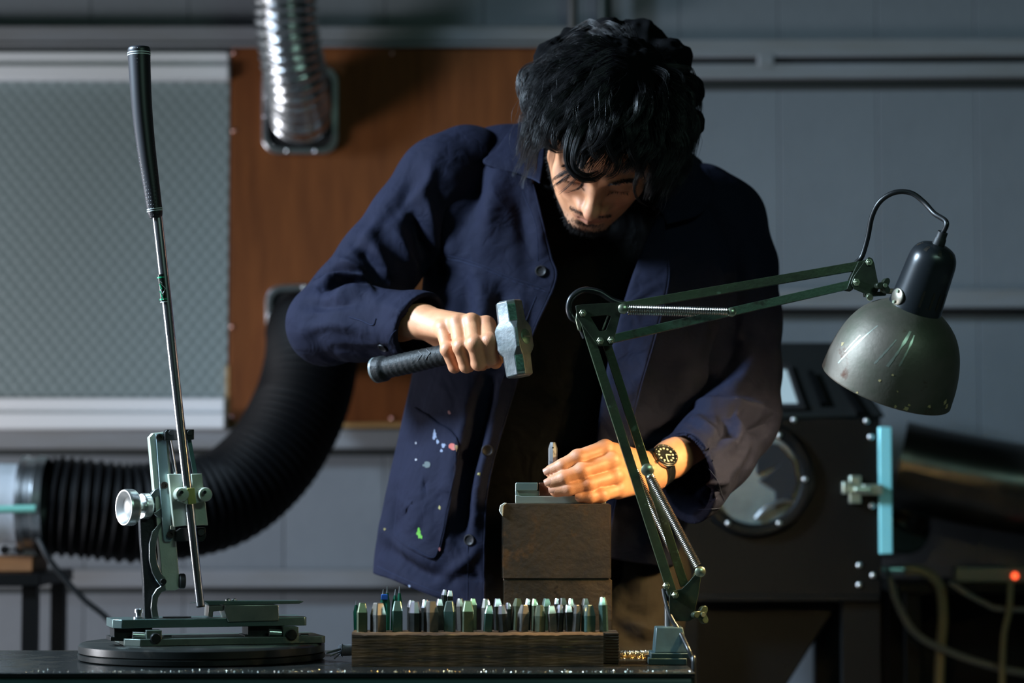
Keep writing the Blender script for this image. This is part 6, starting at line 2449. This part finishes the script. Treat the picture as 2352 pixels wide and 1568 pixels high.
FD = 3.70
LOCKS = [
    ([(1352, 240, 3.70), (1318, 290, 3.68), (1304, 340, 3.675), (1306, 380, 3.68), (1330, 408, 3.685), (1362, 412, 3.69), (1388, 396, 3.70), (1390, 384, 3.705)], 60, .007),
    ([(1370, 250, 3.69), (1335, 300, 3.67), (1318, 350, 3.67), (1320, 385, 3.675), (1345, 402, 3.68), (1372, 396, 3.69), (1384, 384, 3.70)], 50, .006),
    ([(1330, 260, 3.71), (1308, 320, 3.69), (1312, 370, 3.69), (1302, 392, 3.70), (1282, 404, 3.71), (1270, 414, 3.715), (1276, 424, 3.72)], 22, .005),
    ([(1335, 300, 3.70), (1322, 370, 3.69), (1310, 398, 3.70), (1286, 416, 3.71), (1272, 428, 3.715), (1280, 442, 3.72)], 14, .005),
    ([(1340, 330, 3.69), (1340, 395, 3.69), (1336, 425, 3.70), (1318, 438, 3.705), (1295, 442, 3.71)], 9, .0025),
    ([(1340, 340, 3.69), (1328, 400, 3.69), (1308, 425, 3.70), (1290, 440, 3.71), (1279, 448, 3.715)], 6, .003),
    ([(1290, 210, 3.73), (1255, 270, 3.72), (1250, 320, 3.72), (1275, 345, 3.72), (1300, 345, 3.72)], 60, .008),
    ([(1310, 230, 3.71), (1280, 290, 3.70), (1275, 330, 3.70), (1290, 350, 3.705)], 50, .008),
    ([(1250, 200, 3.78), (1222, 260, 3.78), (1226, 310, 3.78), (1250, 340, 3.78)], 60, .009),
    ([(1240, 150, 3.82), (1205, 165, 3.83), (1195, 200, 3.83), (1204, 235, 3.83), (1222, 250, 3.83)], 60, .010),
    ([(1250, 170, 3.80), (1212, 200, 3.81), (1204, 240, 3.81), (1220, 280, 3.81), (1240, 300, 3.80)], 60, .010),
    ([(1400, 230, 3.68), (1390, 290, 3.66), (1398, 340, 3.665), (1415, 375, 3.68), (1410, 395, 3.69)], 50, .008),
    ([(1430, 240, 3.68), (1440, 300, 3.665), (1450, 350, 3.67), (1470, 390, 3.69), (1480, 420, 3.71)], 60, .009),
    ([(1460, 240, 3.69), (1480, 310, 3.675), (1478, 370, 3.685), (1462, 410, 3.70), (1452, 440, 3.72)], 50, .008),
    ([(1490, 250, 3.71), (1515, 320, 3.70), (1510, 380, 3.705), (1490, 430, 3.72), (1480, 460, 3.74)], 60, .009),
    ([(1475, 330, 3.69), (1462, 400, 3.70), (1458, 440, 3.715), (1470, 462, 3.73), (1490, 475, 3.74)], 10, .004),
    ([(1380, 260, 3.68), (1360, 310, 3.66), (1362, 350, 3.665), (1378, 372, 3.67)], 50, .008),
    ([(1530, 260, 3.74), (1560, 320, 3.74), (1548, 370, 3.745), (1520, 400, 3.755), (1500, 420, 3.76)], 60, .010),
    ([(1560, 230, 3.80), (1598, 280, 3.80), (1590, 330, 3.80), (1565, 365, 3.80)], 60, .010),
    ([(1540, 150, 3.86), (1585, 190, 3.87), (1605, 240, 3.86), (1598, 290, 3.85)], 60, .010),
    ([(1480, 100, 3.90), (1535, 110, 3.91), (1570, 150, 3.91), (1590, 200, 3.90)], 60, .010),
    ([(1440, 90, 3.90), (1400, 52, 3.92), (1360, 62, 3.93), (1310, 95, 3.92)], 60, .010),
    ([(1440, 95, 3.90), (1460, 60, 3.92), (1510, 72, 3.93), (1545, 115, 3.92)], 60, .010),
    ([(1380, 90, 3.88), (1320, 80, 3.90), (1270, 100, 3.90), (1240, 140, 3.88)], 60, .010),
    ([(1330, 100, 3.86), (1270, 120, 3.87), (1235, 160, 3.86), (1212, 190, 3.85)], 60, .010)]
for pts, n, sp in LOCKS:
    lock(pts, int(n * 1.3), sp)
# stray hairs along the outline
for _ in range(260):
    rt = roots[rs.randint(len(roots))]
    g_ = grow(rt, rs.uniform(.10, .14), .047 + rs.rand() * .016, .38, rs.uniform(0, 6.28), grav=.4)
    W_ = to_world(g_)
    if not in_clear(project(W_)).any():
        add_strand(W_, .00022)

LUMPS = [(to_local(A3(P(*c_))[None])[0], r_) for c_, r_ in (((1238, 185, 3.85), .024), ((1228, 235, 3.83), .022), ((1243, 290, 3.82), .020), ((1270, 135, 3.88), .028), ((1325, 105, 3.90), .030), ((1400, 85, 3.92), .030), ((1475, 95, 3.92), .032), ((1540, 140, 3.90), .034), ((1575, 210, 3.87), .028), ((1580, 280, 3.84), .024), ((1560, 340, 3.83), .022))]
# solid under-layer so that no scalp shows through
def cap_sdf(p):
    q = to_local(p)
    d = ell(q, CR_C + np.array((0, -.006, .004)), CR_R + .028)
    d = d + .005 * hash_noise(q * 60, 3) + .003 * hash_noise(q * 130, 4)
    cut = np.maximum(q[:, 1] - .045 - .35 * (q[:, 2] - .075), .072 - .60 * np.clip(.055 - q[:, 1], 0, 1) - q[:, 2])
    front = smin(-(q[:, 2] - (.074 - .45 * (.06 - q[:, 1]))), np.full(len(q), 9.0), .01)
    d = smax(d, front, .008)
    d = smax(d, -.050 - q[:, 2], .01)
    for c_, r_ in LUMPS:
        d = smin(d, np.linalg.norm(q - c_, axis=1) - r_ + .004 * hash_noise(q * 90, 6), .02)
    return d * HS_


cv_, cq_ = surface_nets(cap_sdf, HC - .2, HC + .2, .0035)
hair = np_mesh('hair', np.concatenate(hv_), np.concatenate(hq_), hair_m, person)
np_mesh('under_layer', cv_, cq_, mat('hair_matte', (.003, .003, .0035), .9, spec=.05), hair)

# ---- eyebrows, moustache, beard
hv_, hq_, hoff = [], [], 0
headV = bv[inhead]


def face_hit(x, z):
    """point of the face surface in front of (x, z) in head coordinates, by stepping along -forward"""
    ys = np.linspace(.125, .0, 90)
    pts = np.stack([np.full(90, x), ys, np.full(90, z)], 1)
    val = head_sdf(to_world(pts))
    k = np.argmax(val < 0)
    return np.array((x, ys[k], z)) if val[k] < 0 else None


def tufts(n, fx, fz, direc, length, r0=.00030, keep=None):
    for _ in range(n):
        x, z = fx(), fz()
        if keep and not keep(x, z):
            continue
        p = face_hit(x, z)
        if p is None:
            continue
        d = direc(x, z)
        d = d / np.linalg.norm(d) + rs.normal(0, .22, 3)
        l_ = length * rs.uniform(.6, 1.2)
        t = np.linspace(0, 1, 5)[:, None]
        pts = p + d * l_ * t + np.array((0, -.25, -.2)) * l_ * t * t
        add_strand(to_world(pts), r0)


for sx in (-1, 1):
    for _ in range(260):
        u = rs.rand()
        x = sx * (.013 + .037 * u)
        z = .0165 + .007 * math.sin(u * 2.4) + rs.normal(0, .0022 * (1 - .5 * u))
        p = face_hit(x, z)
        if p is None:
            continue
        d = np.array((sx * (.5 + .5 * u), .35, .5 - .7 * u)) + rs.normal(0, .15, 3)
        t = np.linspace(0, 1, 5)[:, None]
        add_strand(to_world(p + d * .008 * t), .00030)
    # lashes
    for _ in range(40):
        u = rs.uniform(-1, 1)
        p = face_hit(sx * .032 + u * .014, -.0065 - .003 * u * u)
        if p is None:
            continue
        d = np.array((u * .4, .8, -.5))
        t = np.linspace(0, 1, 5)[:, None]
        add_strand(to_world(p + d * .006 * t + np.array((0, .001, .003)) * t * t), .00022)
for _ in range(760):
    x = rs.uniform(-.030, .030)
    p = face_hit(x, -.0565 - 7.5 * x * x + rs.normal(0, .0022))
    if p is None or abs(x) < .0015:
        continue
    d = np.array((x * 34, .30, -.8)) / (1 + abs(x * 20)) + rs.normal(0, .2, 3)
    t = np.linspace(0, 1, 5)[:, None]
    add_strand(to_world(p + d * rs.uniform(.0028, .0052) * t), .00017)
tufts(260, lambda: rs.normal(0, .010), lambda: rs.uniform(-.092, -.083), lambda x, z: np.array((x * 8, .45, -.8)), .005, .00026)
tufts(900, lambda: rs.uniform(-.034, .034), lambda: rs.normal(-.108, .006), lambda x, z: np.array((x * 10, .35, -.9)), .008, .00028)
# jaw line
for sx in (-1, 1):
    for _ in range(500):
        u = rs.rand()
        p0 = np.array((sx * (.030 + .040 * u), .050 - .062 * u, -.108 + .055 * u)) + rs.normal(0, .005, 3)
        # push onto the surface along the outward direction
        o_ = unit(p0 - np.array((0, 0, -.04)))
        pts = p0 + o_ * np.linspace(.03, -.03, 40)[:, None]
        val = head_sdf(to_world(pts))
        k = np.argmax(val < 0)
        if val[k] >= 0:
            continue
        d = o_ * .6 + np.array((0, .1, -.8)) + rs.normal(0, .25, 3)
        t = np.linspace(0, 1, 5)[:, None]
        add_strand(to_world(pts[k] + d * .006 * t), .00026)
np_mesh('facial_hair', np.concatenate(hv_), np.concatenate(hq_), hair_m, person)
